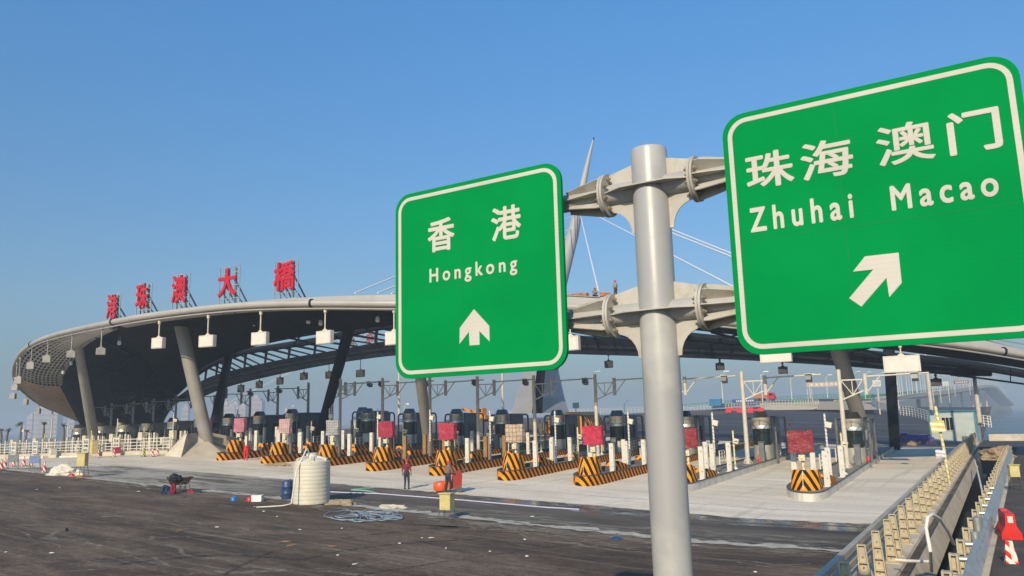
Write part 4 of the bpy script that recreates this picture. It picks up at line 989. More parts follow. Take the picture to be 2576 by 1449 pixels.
def make_stand_box(t, w, d, h, leg, m):
    MB().box((0, 0, leg+h/2), (w, d, h)).build('case', m, t)
    MB().box((0, 0, leg+h+.02), (w+.10, d+.10, .04)).build('lid', m, t)
    MB().box((0, -d/2-.006, leg+h/2), (w-.08, .012, h-.1)).build('door', m, t)
    for a in (-1, 1):
        for c in (-1, 1): MB().tube([(a*w*.45, c*d*.45, leg), (a*(w*.45+.10), c*(d*.45+.10), 0)], .016, 6).build('leg', M['coping'], t)
    fr = MB(); 
    for c in (-1, 1): fr.bar((-w*.5, c*d*.5, leg*.45), (w*.5, c*d*.5, leg*.45), .02)
    fr.build('brace', M['coping'], t)
make_stand_box(b, .48, .32, .62, .75, M['box_yellow'])
# bent white conduit over the gap
M['pvc'] = mat('dusty_white_pvc', (.66, .62, .54), .45, 0, .1, 4)
c = thing('conduit', 'white plastic conduit bent in an arch over the gap beside the parapet', 'pipe')
q0 = pt(*I_(1255, 1400), .1); 
MB().tube([q0, pt(*I_(1240, 1200), 1.0), pt(*I_(1200, 980), 1.5), pt(*I_(1215, 880), 1.75), pt(*I_(1260, 850), 1.8), pt(*I_(1330, 890), 1.5), pt(*I_(1410, 1010), .9), pt(*I_(1470, 1140), .3)], .045, 10).build('bend', M['pvc'], c, True)
MB().tube([q0+Vector((0, 0, .25)), pt(*I_(1000, 1300), .45), pt(*I_(905, 1290), .45)], .042, 10).build('cross_pipe', M['pvc'], c, True)
c = thing('conduit', 'thin pale conduit leaning from the parapet down into the gap', 'pipe')
MB().tube([pt(*I_(1670, 320), .4), pt(*I_(1700, 430), .3), pt(*I_(1762, 700), .2)], .05, 8).build('bend', M['pvc'], c)
DEL.scale = (.8, .8, .9)
# yellow taped sensor pole on the parapet
q = pt(*I_(1425, 560), .1); t = thing('taped_pole', 'yellow and white taped sensor pole standing on the concrete parapet', 'taped pole', q)
MB().tube([(0, 0, 0), (-.05, 0, 1.9), (-.25, 0, 4.55)], .085, 10).build('pole', M['tape_yellow'], t)
MB().box((-.22, -.14, 3.35), (.75, .34, .62), Matrix.Rotation(R(-6), 3, 'Y')).build('device_box', M['tape_yellow'], t)
crumple(.5, .4, .45, (-.28, -.05, 1.75), M['tape_white'], t, 3, 'plastic_wrap')
# brown tarp pile beyond the gap, shaped as a heap, pale wall
heap('sand_heap', 'heap of tan sand on the far side of the gap', 'sand heap', pt(*H_(1880, 1250), -.3), 1.5, 2.4, 1.1, M['sand'], 5)
tag(MB().box((14, 122, .35), (32, .5, 1.0)).build('low_wall', M['concrete']), 'low pale concrete wall along the far shore road', 'wall')
# site cabin
M['cabin'] = mat('pale_blue_grey_panel', (.40, .46, .45), .55, 0, .08, 1, dirt=(.3, .3, .27)); M['cabin_blue'] = mat('teal_frame_paint', (.05, .22, .30), .5, 0, .12, 2)
cl = gnd(*H_(1195, 1062)); cr = gnd(*H_(1565, 1075)); u = cr-cl; u.z = 0; wl = u.length; ch = 4.0
cl = at(2343, 1110, 116); cl.z = 0; wl = S_(cl, 92)/cos(R(26)); t = thing('site_cabin', 'pale blue grey portable site cabin with teal frame beside the parapet', 'cabin', cl, R(-5))
MB().box((wl/2, 1.5, ch/2), (wl, 3.0, ch)).build('wall', M['cabin'], t)
f = MB()
for x in (.06, wl-.06):
    for y in (.04, 2.96): f.box((x, y, ch/2), (.22, .2, ch+.02))
for z in (.08, ch-.06):
    for y in (.0, 3.0): f.box((wl/2, y, z), (wl+.1, .14, .2))
f.build('frame', M['cabin_blue'], t)
MB().box((wl/2, 1.5, ch+.06), (wl+.4, 3.4, .1)).build('roof', M['cabin_blue'], t)
w = MB().box((wl*.40, -.02, ch*.60), (wl*.24, .06, ch*.40)).build('window', M['dark_glass'], t)
f = MB()
for k in range(4): f.box((wl*.40+(k-1.5)*wl*.08, -.06, ch*.6), (.05, .04, ch*.42))
for z in (.39, .81): f.box((wl*.40, -.06, ch*z), (wl*.27, .05, .06))
f.build('frame', M['white_paint'], w)
MB().box((wl*.76, -.12, ch*.12), (wl*.16, .3, ch*.17)).build('air_conditioner', M['frame_tube'], t)
# worker with helmet behind the cabin, blue truck, bundled goods in front of it -- built below
# ================================================================ people
def person(label, loc, rz, pose, shirt, trousers, helmet=None, h=1.68, skin=None, group=None):
    skin = skin or M['skin']; s = h/1.68
    t = thing('person', label, 'person', loc, rz, group)
    J = dict(pelvis=(0, 0, .90), waist=(0, 0, 1.05), chest=(0, -.01, 1.28), neck=(0, 0, 1.44), head=(0, -.02, 1.58),
             ls=(-.18, 0, 1.38), rs=(.18, 0, 1.38), le=(-.23, .03, 1.10), re=(.23, .03, 1.10), lw=(-.24, -.05, .86), rw=(.24, -.05, .86),
             lh=(-.09, 0, .88), rh=(.09, 0, .88), lk=(-.10, -.02, .48), rk=(.10, -.02, .48), la=(-.11, .02, .08), ra=(.11, .02, .08))
    J.update(pose); J = {k: Vector(v)*s for k, v in J.items()}
    segs = []      # (a, b, ra, rb, region)
    def sg(a, b, ra, rb, reg): segs.append((J[a] if isinstance(a, str) else Vector(a), J[b] if isinstance(b, str) else Vector(b), ra*s, rb*s, reg))
    sg('pelvis', 'waist', .145, .135, 1); sg('waist', 'chest', .135, .155, 0); sg('chest', 'neck', .14, .07, 0); sg('ls', 'rs', .075, .075, 0)
    sg(J['chest']+Vector((-.07, 0, 0))*s, J['chest']+Vector((.07, 0, 0))*s, .125, .125, 0)
    sg('neck', 'head', .055, .06, 2); sg('lh', 'rh', .115, .115, 1)
    for q in 'lr':
        sg(q+'s', q+'e', .065, .050, 0); sg(q+'e', q+'w', .045, .034, 2)
        sg(q+'h', q+'k', .098, .066, 1); sg(q+'k', q+'a', .064, .045, 1)
        f = J[q+'a']; sg(f+Vector((0, .05, -.04))*s, f+Vector((0, -.16, -.05))*s, .045, .04, 3)
    b = MB()
    for a, c, ra, rb, reg in segs:
        d = c-a; n = 5
        b.tube([a.lerp(c, k/n) for k in range(n+1)], [ra+(rb-ra)*k/n for k in range(n+1)], 10)
        b.ell(a, (ra, ra, ra), 10, 6); b.ell(c, (rb, rb, rb), 10, 6)
    hd = J['head']; fwd = (J.get('look') if 'look' in J else Vector((0, -1, 0)))
    b.ell(hd, (.078*s, .095*s, .112*s), 14, 10)
    b.ell(hd+Vector((0, -.098, -.01))*s, (.014*s, .022*s, .025*s), 8, 5)                     # nose
    b.ell(hd+Vector((0, -.06, -.085))*s, (.045*s, .04*s, .035*s), 8, 5)                      # jaw
    for e in (-1, 1): b.ell(hd+Vector((e*.08, .005, -.005))*s, (.014*s, .025*s, .035*s), 8, 5)   # ears
    hands = []
    for q, e in (('l', -1), ('r', 1)):
        w = J[q+'w']; d = (w-J[q+'e']).normalized(); sd = d.cross(Vector((0, 1, .1))).normalized()
        palm = w+d*.055*s; hands.append(palm); b.tube([w, w+d*.09*s], [.030*s, .038*s], 8); b.ell(palm, (.036*s, .028*s, .042*s), 8, 6)
        perp = d.cross(sd).normalized()
        for k, (o_, L) in enumerate(((-.027, .055), (-.009, .068), (.009, .064), (.026, .048))):
            p0 = w+d*.085*s+perp*o_*s; p1 = p0+d*L*.6*s; p2 = p1+(d*.5-sd*e*.5).normalized()*L*.5*s
            b.tube([p0, p1, p2], [.0105*s, .0095*s, .008*s], 6)
        p0 = w+d*.03*s-perp*.03*s; b.tube([p0, p0+(d*.6-perp*.8)*.04*s, p0+(d*1.1-perp*.9)*.062*s], [.012*s, .011*s, .009*s], 6)
    o = b.build('body', [shirt, trousers, skin, M['boot']], t)
    rm = o.modifiers.new('r', 'REMESH'); rm.mode = 'VOXEL'; rm.voxel_size = .012*s; sm = o.modifiers.new('s', 'SMOOTH'); sm.iterations = 2; sm.factor = .4
    dg = bpy.context.evaluated_depsgraph_get(); me = bpy.data.meshes.new_from_object(o.evaluated_get(dg)); o.modifiers.clear()
    old = o.data; o.data = me
    me.materials.clear()
    for m_ in (shirt, trousers, skin, M['boot']): me.materials.append(m_)
    def reg(c):
        best = (9, 0)
        for a, e_, ra, rb, rg in segs:
            d = e_-a; u = max(0, min(1, (c-a).dot(d)/max(1e-9, d.length_squared))); q = (c-a-d*u).length-(ra+(rb-ra)*u)
            if q < best[0]: best = (q, rg)
        if (c-hd).length < .16*s and c.z > J['neck'].z+.02: return 2
        for p in hands:
            if (c-p).length < .10*s: return 2
        return best[1]
    for p in me.polygons: p.material_index = reg(p.center); p.use_smooth = True
    if helmet:
        hm = MB(); c = hd+Vector((0, .005, .035))*s; prof = []
        rings = []
        for zz, r in ((-.005, .122), (.0, .135), (.012, .125), (.05, .118), (.09, .085), (.108, .03)):
            rings.append([c+Vector((r*.9*cos(2*pi*k/16), r*1.05*sin(2*pi*k/16)-(.025 if zz < .005 and sin(2*pi*k/16) < 0 else 0), zz))*1.0 for k in range(16)])
        hm.loft(rings); hm.build('helmet', helmet, t, True)
    else:
        hm = MB(); hm.ell(hd+Vector((0, .018, .03))*s, (.085*s, .098*s, .098*s), 12, 8); hm.build('hair', M['hair'], t, True)
    return t
M['skin'] = mat('tanned_skin', (.34, .19, .12), .55, 0, .08, 8); M['boot'] = mat('black_boot', (.02, .02, .02), .6); M['hair'] = mat('black_hair', (.012, .01, .009), .6)
M['helmet_red'] = mat('red_hard_hat', (.68, .015, .015), .3, 0, .05, 4); M['maroon'] = mat('maroon_shirt', (.17, .012, .016), .85, 0, .15, 6); M['jeans'] = mat('dark_jeans', (.022, .032, .048), .85, 0, .25, 6)
M['grey_shirt'] = mat('grey_brown_shirt', (.17, .115, .105), .9, 0, .2, 5); M['coverall_red'] = mat('red_coverall', (.62, .02, .012), .8, 0, .1, 5); M['dark_cloth'] = mat('dark_cloth', (.03, .03, .034), .9, 0, .2, 5); M['grey_cloth'] = mat('grey_cloth', (.22, .23, .25), .9, 0, .2, 5)
CAMDIR = lambda p: math.atan2(CAM.y-p.y, CAM.x-p.x)+pi/2
p = gnd(1023, 1231)
person('standing worker in maroon shirt, dark trousers and red hard hat on the concrete', p, CAMDIR(p)+R(165), dict(le=(-.24, .02, 1.10), lw=(-.25, -.06, .86), re=(.24, .02, 1.1), rw=(.26, -.04, .86), lk=(-.11, -.03, .48), la=(-.12, .0, .08), rk=(.09, -.02, .48), ra=(.10, .05, .08)), M['maroon'], M['jeans'], M['helmet_red'], 1.66)
p = gnd(1129, 1240); mp = p.copy()
person('worker in grey shirt and red hard hat pushing the orange scrubber machine', p+Vector((0, -.05, 0)), CAMDIR(p)+R(130), dict(head=(0, -.06, 1.57), neck=(0, -.03, 1.43), chest=(0, -.03, 1.27), le=(-.25, -.10, 1.12), lw=(-.20, -.36, 1.02), re=(.25, -.10, 1.12), rw=(.20, -.36, 1.02), lk=(-.10, -.10, .48), la=(-.10, -.04, .08), rk=(.10, .04, .48), ra=(.10, .16, .09)), M['grey_shirt'], M['jeans'], M['helmet_red'], 1.70)
p = gnd(618, 1158)
person('worker in red coveralls bending over beside the leftmost striped nose block', p, CAMDIR(p)+R(170), dict(waist=(0, -.12, 1.0), chest=(0, -.32, 1.08), neck=(0, -.46, 1.06), head=(0, -.58, 1.02), ls=(-.18, -.40, 1.08), rs=(.18, -.40, 1.08), le=(-.2, -.44, .80), re=(.2, -.44, .80), lw=(-.14, -.5, .56), rw=(.14, -.5, .56)), M['coverall_red'], M['coverall_red'], None, 1.7)
p = at(1498, 752, 60)
person('worker in grey cloth and red hard hat crouching on the canopy roof', p+Vector((0, 0, -.15)), R(20), dict(pelvis=(0, .1, .45), waist=(0, .05, .58), chest=(0, -.12, .76), neck=(0, -.24, .86), head=(0, -.32, .96), ls=(-.18, -.18, .84), rs=(.18, -.18, .84), le=(-.25, -.3, .62), re=(.25, -.3, .62), lw=(-.2, -.5, .45), rw=(.2, -.5, .45), lh=(-.1, .1, .44), rh=(.1, .1, .44), lk=(-.16, -.32, .46), rk=(.16, -.32, .46), la=(-.13, .0, .08), ra=(.13, .0, .08)), M['grey_cloth'], M['dark_cloth'], M['helmet_red'], 1.7)
p = at(1549, 752, 60)
person('worker in grey cloth and red hard hat standing on the canopy roof', p, R(60), dict(), M['grey_cloth'], M['dark_cloth'], M['helmet_red'], 1.6)
p = at(1237, 1101, 60)
person('man in dark clothes standing between two booths below the green sign', p, R(10), dict(), M['dark_cloth'], M['dark_cloth'], None, 1.7)
p = gnd(*H_(1640, 985)); p = Vector((p.x, min(p.y, 124), 0.02)); q = at(*H_(1625, 985), 122)
person('man in black with white helmet standing behind the site cabin', Vector((q.x, 122, gz(q.x, 122))), R(-20), dict(), M['dark_cloth'], M['dark_cloth'], mat('white_hard_hat', (.75, .75, .72), .35), 1.72)
# planks and bricks the roofers work on
M['brick'] = mat('orange_brick', (.42, .16, .06), .85, 0, .25, 4)
for k, (x, y) in enumerate(((1436, 747), (1449, 745), (1462, 745), (1474, 744), (1515, 742), (1529, 743))):
    q = at(x, y, 60); t = MB()
    for j in range(3): t.box((random.uniform(-.05, .05), 0, .06+.12*j), (.55-.08*j, .4, .11))
    o = t.build('brick_stack', M['brick'], loc=q+Vector((0, 0, -.12))); o.rotation_euler.z = k*.5
    tag(o, 'small stack of orange bricks on the canopy roof, %s from the left' % ORD[k], 'bricks', 'brick stacks on the canopy roof')
# floor scrubber
M['scrub_orange'] = mat('orange_machine_shell', (.70, .10, .015), .35, 0, .1, 3); M['scrub_red'] = mat('red_machine_shell', (.30, .03, .015), .4, 0, .12, 3)
q = mp; d = (CAM-q); d.z = 0; d.normalize(); rgt = Vector((-d.y, d.x, 0))
t = thing('floor_scrubber', 'orange ride behind floor scrubber with handle pushed by a worker', 'scrubber', q+d*-.35+rgt*.1, CAMDIR(q))
MB().lathe([(.36, .12), (.40, .22), (.40, .46), (.33, .58), (.12, .62)], 16, (-.55, 0, 0)).build('brush_head', M['scrub_orange'], t, True)
MB().prism([(-.42, .2), (.02, .2), (.02, 1.12), (-.10, 1.18), (-.22, 1.05), (-.34, .62)], 'y', -.30, .30).build('tank', M['scrub_orange'], t)
MB().prism([(.04, .2), (.62, .2), (.66, .95), (.56, 1.22), (.10, 1.05)], 'y', -.28, .28).build('motor_case', M['scrub_red'], t)
MB().tube([(.55, -.22, 1.1), (.95, -.22, 1.28), (.95, .22, 1.28), (.55, .22, 1.1)], .022, 8).build('handle', M['coping'], t)
for y in (-.26, .26): MB().tube([(.48, y-.04, .16), (.48, y+.04, .16)], .16, 14).build('wheel', M['coping'], t)
# ================================================================ loose site objects on the apron and asphalt
q = gnd(783, 1271); tr = 46.5*((q-CAM).dot(FW))/F_PX
M['tank'] = mat('cream_polyethylene', (.60, .57, .47), .45, 0, .06, 1.5, dirt=(.48, .42, .3), dscale=1)
d = (q-CAM); d.z = 0; d.normalize(); q = q+d*tr*.9; q.z = gz(q.x)
t = thing('water_tank', 'large cream ribbed plastic water tank standing on the asphalt', 'water tank', q)
hT = 103*((q-CAM).dot(FW))/F_PX; prof = [(tr*.98, 0)]
for k in range(11):
    z0 = hT*k/11; z1 = hT*(k+1)/11; prof += [(tr*.996, z0+.003), (tr, z0+.012), (tr*1.001, (z0+z1)/2), (tr, z1-.012)]
prof += [(tr*.97, hT), (tr*.80, hT+.09), (tr*.34, hT+.20), (tr*.32, hT+.30), (tr*.30, hT+.32)]
MB().lathe(prof, 48).build('shell', M['tank'], t, True)
for k in range(6):
    a = 2*pi*k/6+.3; MB().bar((tr*.36*cos(a), tr*.36*sin(a), hT+.20), (tr*.92*cos(a), tr*.92*sin(a), hT+.06), .16, .13).build('roof_rib', M['tank'], t)
MB().lathe([(tr*.31, hT+.31), (tr*.31, hT+.38), (tr*.2, hT+.41)], 20).build('lid', M['tank'], t, True)
e = -d; rt_ = Vector((-d.y, d.x, 0))*-1
f = lambda a, b_, z: (e*b_+rt_*a)+Vector((0, 0, z))
MB().tube([f(-.15, .25, hT+.34), f(-.22, .30, hT+.62), f(-.30, .45, hT+.55), f(-.72, .86, hT-.38), f(-.74, .92, hT-.6), f(-.82, 1.0, hT*.45), f(-.92, 1.1, .12), f(-1.3, 1.15, .05), f(-2.5, 1.15, .04)], .035, 8).build('fill_pipe', M['pvc'], t, True)
def drum(loc, label):
    t = thing('plastic_drum', label, 'drum', loc); MB().lathe([(.25, 0), (.275, .04), (.275, .3), (.29, .32), (.275, .34), (.275, .62), (.29, .64), (.275, .66), (.275, .88), (.24, .93)], 20).build('shell', M['drum_blue'], t, True)
    for s in (-1, 1): MB().cyl((s*.14, 0, .92), (s*.14, 0, .97), .035, 8).build('bung', M['coping'], t)
M['drum_blue'] = mat('dark_blue_plastic', (.015, .05, .15), .5, 0, .25, 3, dirt=(.06, .07, .09), dscale=3)
dd = gnd(722, 1257); drum(dd, 'dark blue plastic drum left of the cream water tank, nearer one'); drum(dd+Vector((-.35, .62, 0)), 'dark blue plastic drum partly hidden behind its neighbour and the tank')
# transformer boxes on trestles
q = gnd(1125, 1306); t = thing('site_distribution_box', 'cream steel distribution box on thin wire legs in the foreground', 'distribution box', q, CAMDIR(q)+R(-28)); make_stand_box(t, .50, .42, .66, .40, M['box_yellow'])
q = gnd(205, 1201); t = thing('site_distribution_box', 'beige distribution box on legs beside white sacks on the far left', 'distribution box', q, CAMDIR(q)+R(-30)); make_stand_box(t, .52, .42, .80, .72, M['box_yellow'])
tag(MB().box((0, 0, .05), (1.2, .6, .1)).build('timber_pallet', M['timber'], loc=q+Vector((0, 0, .002))), 'flat orange timber board under the beige distribution box', 'board')
M['sack'] = mat('white_sack', (.58, .54, .46), .9, 0, .15, 3, .4, 8)
heap('sack_heap', 'pile of white sacks on the slurry line at the far left', 'sack heap', gnd(166, 1195), 1.15, .6, .55, M['sack'], 2, .4)
def hat(loc, label, m):
    t = thing('hard_hat', label, 'hard hat', loc, random.uniform(0, 6)); MB().lathe([(.17, 0), (.165, .02), (.145, .03), (.14, .10), (.10, .17), (.03, .2)], 16).build('shell', m, t, True); MB().box((0, -.16, .012), (.18, .12, .015)).build('peak', m, t)
M['helmet_blue'] = mat('blue_hard_hat', (.01, .16, .50), .3, 0, .05, 4)
hat(gnd(181, 1199), 'red hard hat beside the white sacks on the far left', M['helmet_red'])
hat(gnd(588, 1259), 'blue hard hat lying on the asphalt left of the white foam box', M['helmet_blue']); hat(gnd(628, 1260), 'red hard hat lying against the white foam box', M['helmet_red'])
M['foam'] = mat('white_foam', (.78, .77, .74), .6, 0, .04, 4)
q = gnd(648, 1261); t = thing('foam_box', 'white foam box on the asphalt beside a red hard hat', 'box', q, .5); MB().box((0, 0, .13), (.50, .36, .26)).build('box_body', M['foam'], t); MB().box((0, 0, .275), (.52, .38, .05)).build('lid', M['foam'], t)
# wheelbarrow cart loaded with bags
q = gnd(447, 1240); M['rust'] = mat('rusty_steel', (.06, .034, .022), .8, .2, .3, 4); M['black_bag'] = mat('black_bag', (.015, .015, .018), .5, 0, .2, 5, .5, 8); M['red_cloth'] = mat('dark_red_cloth', (.22, .012, .03), .85, 0, .2, 5, .4, 8); M['blue_bag'] = mat('navy_bag', (.012, .03, .075), .7, 0, .2, 5)
rz = CAMDIR(q)+R(15); t = thing('hand_cart', 'rusty two wheeled hand cart loaded with dark bags on the asphalt', 'cart', q, rz)
MB().loft([[(-.5, -.35, .55), (.6, -.35, .62), (.6, .35, .62), (-.5, .35, .55)], [(-.65, -.45, .95), (1.05, -.45, 1.10), (1.05, .45, 1.10), (-.65, .45, .95)]]).build('tray', M['rust'], t)
for y in (-.5, .5):
    w = MB(); w.tube([(.35+.40*cos(2*pi*k/24), y, .40+.40*sin(2*pi*k/24)) for k in range(25)], .028, 6, False); w.tube([(.35, y-.05, .40), (.35, y+.05, .40)], .05, 8); w.build('wheel', M['coping'], t)
    sp = MB()
    for k in range(8): a = 2*pi*k/8; sp.tube([(.35, y, .4), (.35+.39*cos(a), y, .4+.39*sin(a))], .010, 4)
    sp.build('spokes', M['rust'], t)['kind'] = 'stuff'
for y in (-.38, .38): MB().tube([(.6, y, .75), (-.6, y, .72), (-1.35, y, .88)], .026, 6).build('shaft', M['rust'], t)
MB().tube([(-.45, -.3, .6), (-.5, -.36, .02)], .03, 6).build('leg', M['rust'], t)
t.scale = (.68, .68, .75); R2 = Matrix.Rotation(rz, 3, 'Z') @ Matrix.Diagonal((.68, .68, .75))
heap('black_bag', 'black plastic bag heaped on the rusty hand cart', 'bag', q+R2 @ Vector((-.25, -.05, .98)), .36, .30, .26, M['black_bag'], 4, rz)
heap('navy_bag', 'navy blue bag leaning on the cart at its shafts', 'bag', q+R2 @ Vector((-1.0, -.35, .0)), .28, .22, .42, M['blue_bag'], 6, rz)
heap('red_cloth', 'dark red cloth hanging over the side of the cart', 'cloth', q+R2 @ Vector((-.5, -.55, .05)), .16, .12, .46, M['red_cloth'], 7, rz+.1)
heap('red_bag', 'small bright red bag on the ground by the cart wheel', 'bag', gnd(478, 1238), .26, .15, .13, M['red_plastic'], 8)
heap('rag_heap', 'dark rag heap on the asphalt right of the hand cart', 'rag', gnd(497, 1239), .34, .2, .13, M['dark_cloth'], 9)
heap('tyre_scrap', 'dark flat scrap lying in front of the hand cart', 'scrap', gnd(441, 1251), .62, .16, .06, M['coping'], 10, .3)
heap('scrap_heap', 'brown scrap heap at the foot of the concrete pier', 'scrap', gnd(462, 1147), .75, .35, .28, M['tarp'], 11, .3)
heap('scrap_heap', 'brown sacking left of the water tank on the concrete', 'scrap', gnd(695, 1172), .95, .45, .24, M['tarp'], 12, .3)
heap('scrap_heap', 'tan rubble heap on the slurry line right of the tank', 'rubble', gnd(855, 1270), .75, .45, .22, M['sand'], 13, .3); heap('scrap_heap', 'grey rubble heap on the slurry line beyond the hose', 'rubble', gnd(985, 1279), .7, .3, .16, M['concrete'], 14, .3)
# coil of pale blue hose and the line hoses
M['hose'] = mat('pale_blue_hose', (.20, .27, .34), .45, 0, .1, 6); M['hose_green'] = mat('green_hose', (.16, .42, .30), .45, 0, .1, 6); M['hose_white'] = mat('pale_violet_hose', (.46, .45, .62), .45, 0, .08, 6)
def N_(x, y): return ((800+x/3.68)*.85867, (1300+y/3.68)*.85867)
rr = random.Random(3); pts_ = []
for k in range(190):
    a = k*.31; cx_ = 960+150*sin(k*.05)+(240 if k > 165 else 0); cy_ = 790+22*sin(k*.11)
    ex = (190+90*sin(k*.37)) if k < 165 else 150; P_ = gnd(*N_(cx_+ex*cos(a), cy_+(38+14*sin(k*.23))*sin(a))); pts_.append(P_+Vector((0, 0, .03+.05*abs(sin(k*.9)))))
o = MB().tube(catm(pts_, 700), .020, 5, False).build('hose_coil', M['hose']); tag(o, 'tangled coil of pale blue hose lying on the asphalt', 'hose')
o = MB().tube(catm([gnd(*N_(x, y))+Vector((0, 0, .03)) for x, y in ((620, 525), (860, 535), (1140, 545), (1400, 565), (1700, 588), (2100, 620), (2576, 662), (2900, 690), (3300, 715))], 90), .033, 6).build('line_hose', M['hose_white']); tag(o, 'long pale violet hose laid along the edge of the concrete', 'hose')
o = MB().tube(catm([gnd(*N_(x, y))+Vector((0, 0, .03)) for x, y in ((1090, 480), (950, 490), (845, 503), (1000, 512), (1120, 540), (1160, 545))], 50), .04, 6).build('line_hose', M['hose_green']); tag(o, 'short green hose doubled back behind the water tank', 'hose')
o = MB().tube(catm([gnd(*N_(x, y))+Vector((0, 0, .015)) for x, y in ((1960, 820), (2200, 850), (2420, 870), (2576, 920), (2640, 960), (2500, 975), (2300, 960), (2050, 860))], 60), .015, 5).build('cable', M['coping']); tag(o, 'thin black cable looped on the asphalt by the cream box', 'cable')
tag(MB().prism([(0, 0), (1.2, .1), (2.1, .0), (2.3, -.25), (1.0, -.35), (.1, -.2)], 'z', .004, .03).build('rubber_mat', M['coping'], loc=gnd(*N_(1530, 850)).lerp(gnd(*N_(1530, 850)), 0)), 'flat black rubber mat beside the hose coil', 'mat')
tag(MB().box((0, 0, .05), (1.1, .12, .10), Matrix.Rotation(.3, 3, 'Z')).build('timber_beam', M['coping'], loc=gnd(138, 1335)), 'dark timber beam lying alone on the asphalt at lower left', 'beam')
# small litter, each piece its own
LIT = [(16, 1390, 'foam'), (130, 1392, 'foam'), (455, 1336, 'timber'), (1005, 1368, 'foam'), (835, 1375, 'timber'), (850, 1398, 'foam'), (893, 1420, 'sack'), (1062, 1354, 'box_yellow'), (1122, 1380, 'foam'), (1233, 1388, 'sack'), (1325, 1400, 'foam'), (1320, 1358, 'foam'), (1085, 1354, 'foam'), (697, 1300, 'pvc'), (663, 1287, 'foam'), (720, 1363, 'timber'), (733, 1373, 'timber'), (755, 1333, 'foam'), (640, 1276, 'foam'), (348, 1237, 'foam'), (93, 1232, 'foam'), (546, 1327, 'foam'), (1552, 1357, 'drum_blue'), (1340, 1300, 'foam'), (1900, 1440, 'foam'), (1260, 1210, 'sack'), (1000, 1190, 'sack'), (420, 1150, 'sack'), (150, 1228, 'sack'), (860, 1330, 'foam')]
for k, (x, y, m) in enumerate(LIT):
    q = gnd(x, y); w = {'timber': (.30, .10, .04), 'drum_blue': (.38, .3, .14)}.get(m, (rr.uniform(.06, .19), rr.uniform(.05, .09), .03))
    wd = {'foam': 'white scrap', 'timber': 'timber offcut', 'sack': 'pale paper scrap', 'pvc': 'white pipe piece', 'box_yellow': 'yellow scrap', 'drum_blue': 'blue plastic bundle'}[m]
    bm = bmesh.new(); bmesh.ops.create_icosphere(bm, subdivisions=2, radius=.5)
    for v in bm.verts:
        n_ = 1+.5*noise.noise(v.co*2.5+Vector((k*1.7, 0, 0))); v.co = Vector((v.co.x*w[0]*n_*1.3, v.co.y*w[1]*n_*1.3, max(-.3, v.co.z)*w[2]*n_+.02))
    me = bpy.data.meshes.new('litter'); bm.to_mesh(me); bm.free(); me.materials.append(M[m]); o = bpy.data.objects.new({'timber': 'timber_offcut', 'drum_blue': 'plastic_bundle', 'pvc': 'pipe_piece'}.get(m, 'litter_scrap'), me); COL.objects.link(o); o.location = q; o.rotation_euler.z = rr.uniform(0, 6)
    near = min((('the water tank', (783, 1271)), ('the cream box on legs', (1125, 1306)), ('the hose coil', (1050, 1320)), ('the hand cart', (447, 1240)), ('the foam box', (648, 1261)), ('the sign pole', (1680, 1400)), ('the lower left corner', (60, 1420)), ('the white sacks', (166, 1195))), key=lambda a: (a[1][0]-x)**2+((a[1][1]-y)*2)**2)[0]
    tag(o, '%s near %s, %s litter piece from the left' % (wd, near, ORD[sorted(a[0] for a in LIT).index(x)]), 'litter', 'litter scattered on the plaza')
# cones, A frame signs, cabinets, blocks and the white fence at the far left
cone = thing('traffic_cone', '', 'traffic cone')
M['cone'] = stripe_mat('cone_stripes', (.60, .035, .02), (.70, .66, .6), .34, 1.0, False, .5); M['cone_green'] = stripe_mat('hazard_cone_stripes', (.55, .5, .03), (.03, .05, .03), .25, 1.0, False)
def make_cone(t, m): MB().lathe([(.17, .03), (.15, .05), (.035, .72), (.02, .74)], 14).build('cone_body', m, t, True); MB().box((0, 0, .02), (.42, .42, .04)).build('base', M['coping'], t)
make_cone(cone, M['cone'])
def B_(x, y): return (x/3.22*.85867, (1100+y/3.22)*.85867)
CN = [((770, 768), 'by the white fence'), ((928, 778), 'in front of the white fence'), ((1075, 770), 'by the yellow cabinet'), ((1485, 758), 'by the concrete pier'), ((1437, 768), 'second left of the concrete pier'), ((190, 785), 'near the left end of the fence'), ((45, 878), 'beside the grey board sign'), ((125, 858), 'under the grey board sign'), ((222, 856), 'between the two folding signs'), ((290, 860), 'under the blue folding sign'), ((417, 918), 'standing alone nearest the asphalt'), ((8, 890), 'at the left edge'), ((2520, 705), 'behind the second striped island')]
for k, (xy, wd) in enumerate(CN):
    q = gnd(*B_(*xy)); q = q if (q-CAM).length < 130 else at(*B_(*xy), 60)
    lab = 'red and white striped traffic cone ' + wd
    if k == 0: cone.location = q; cone['label'] = lab; cone['group'] = 'striped traffic cones'
    else: dup(cone, q, 0, lab, 'striped traffic cones')
cg = thing('traffic_cone', 'yellow and black traffic cone near the concrete pier', 'traffic cone', gnd(*B_(1358, 768))); make_cone(cg, M['cone_green'])
M['board_blue'] = mat('blue_board', (.16, .19, .36), .6, 0, .15, 3); M['board_grey'] = mat('grey_board', (.17, .19, .20), .6, 0, .15, 3)
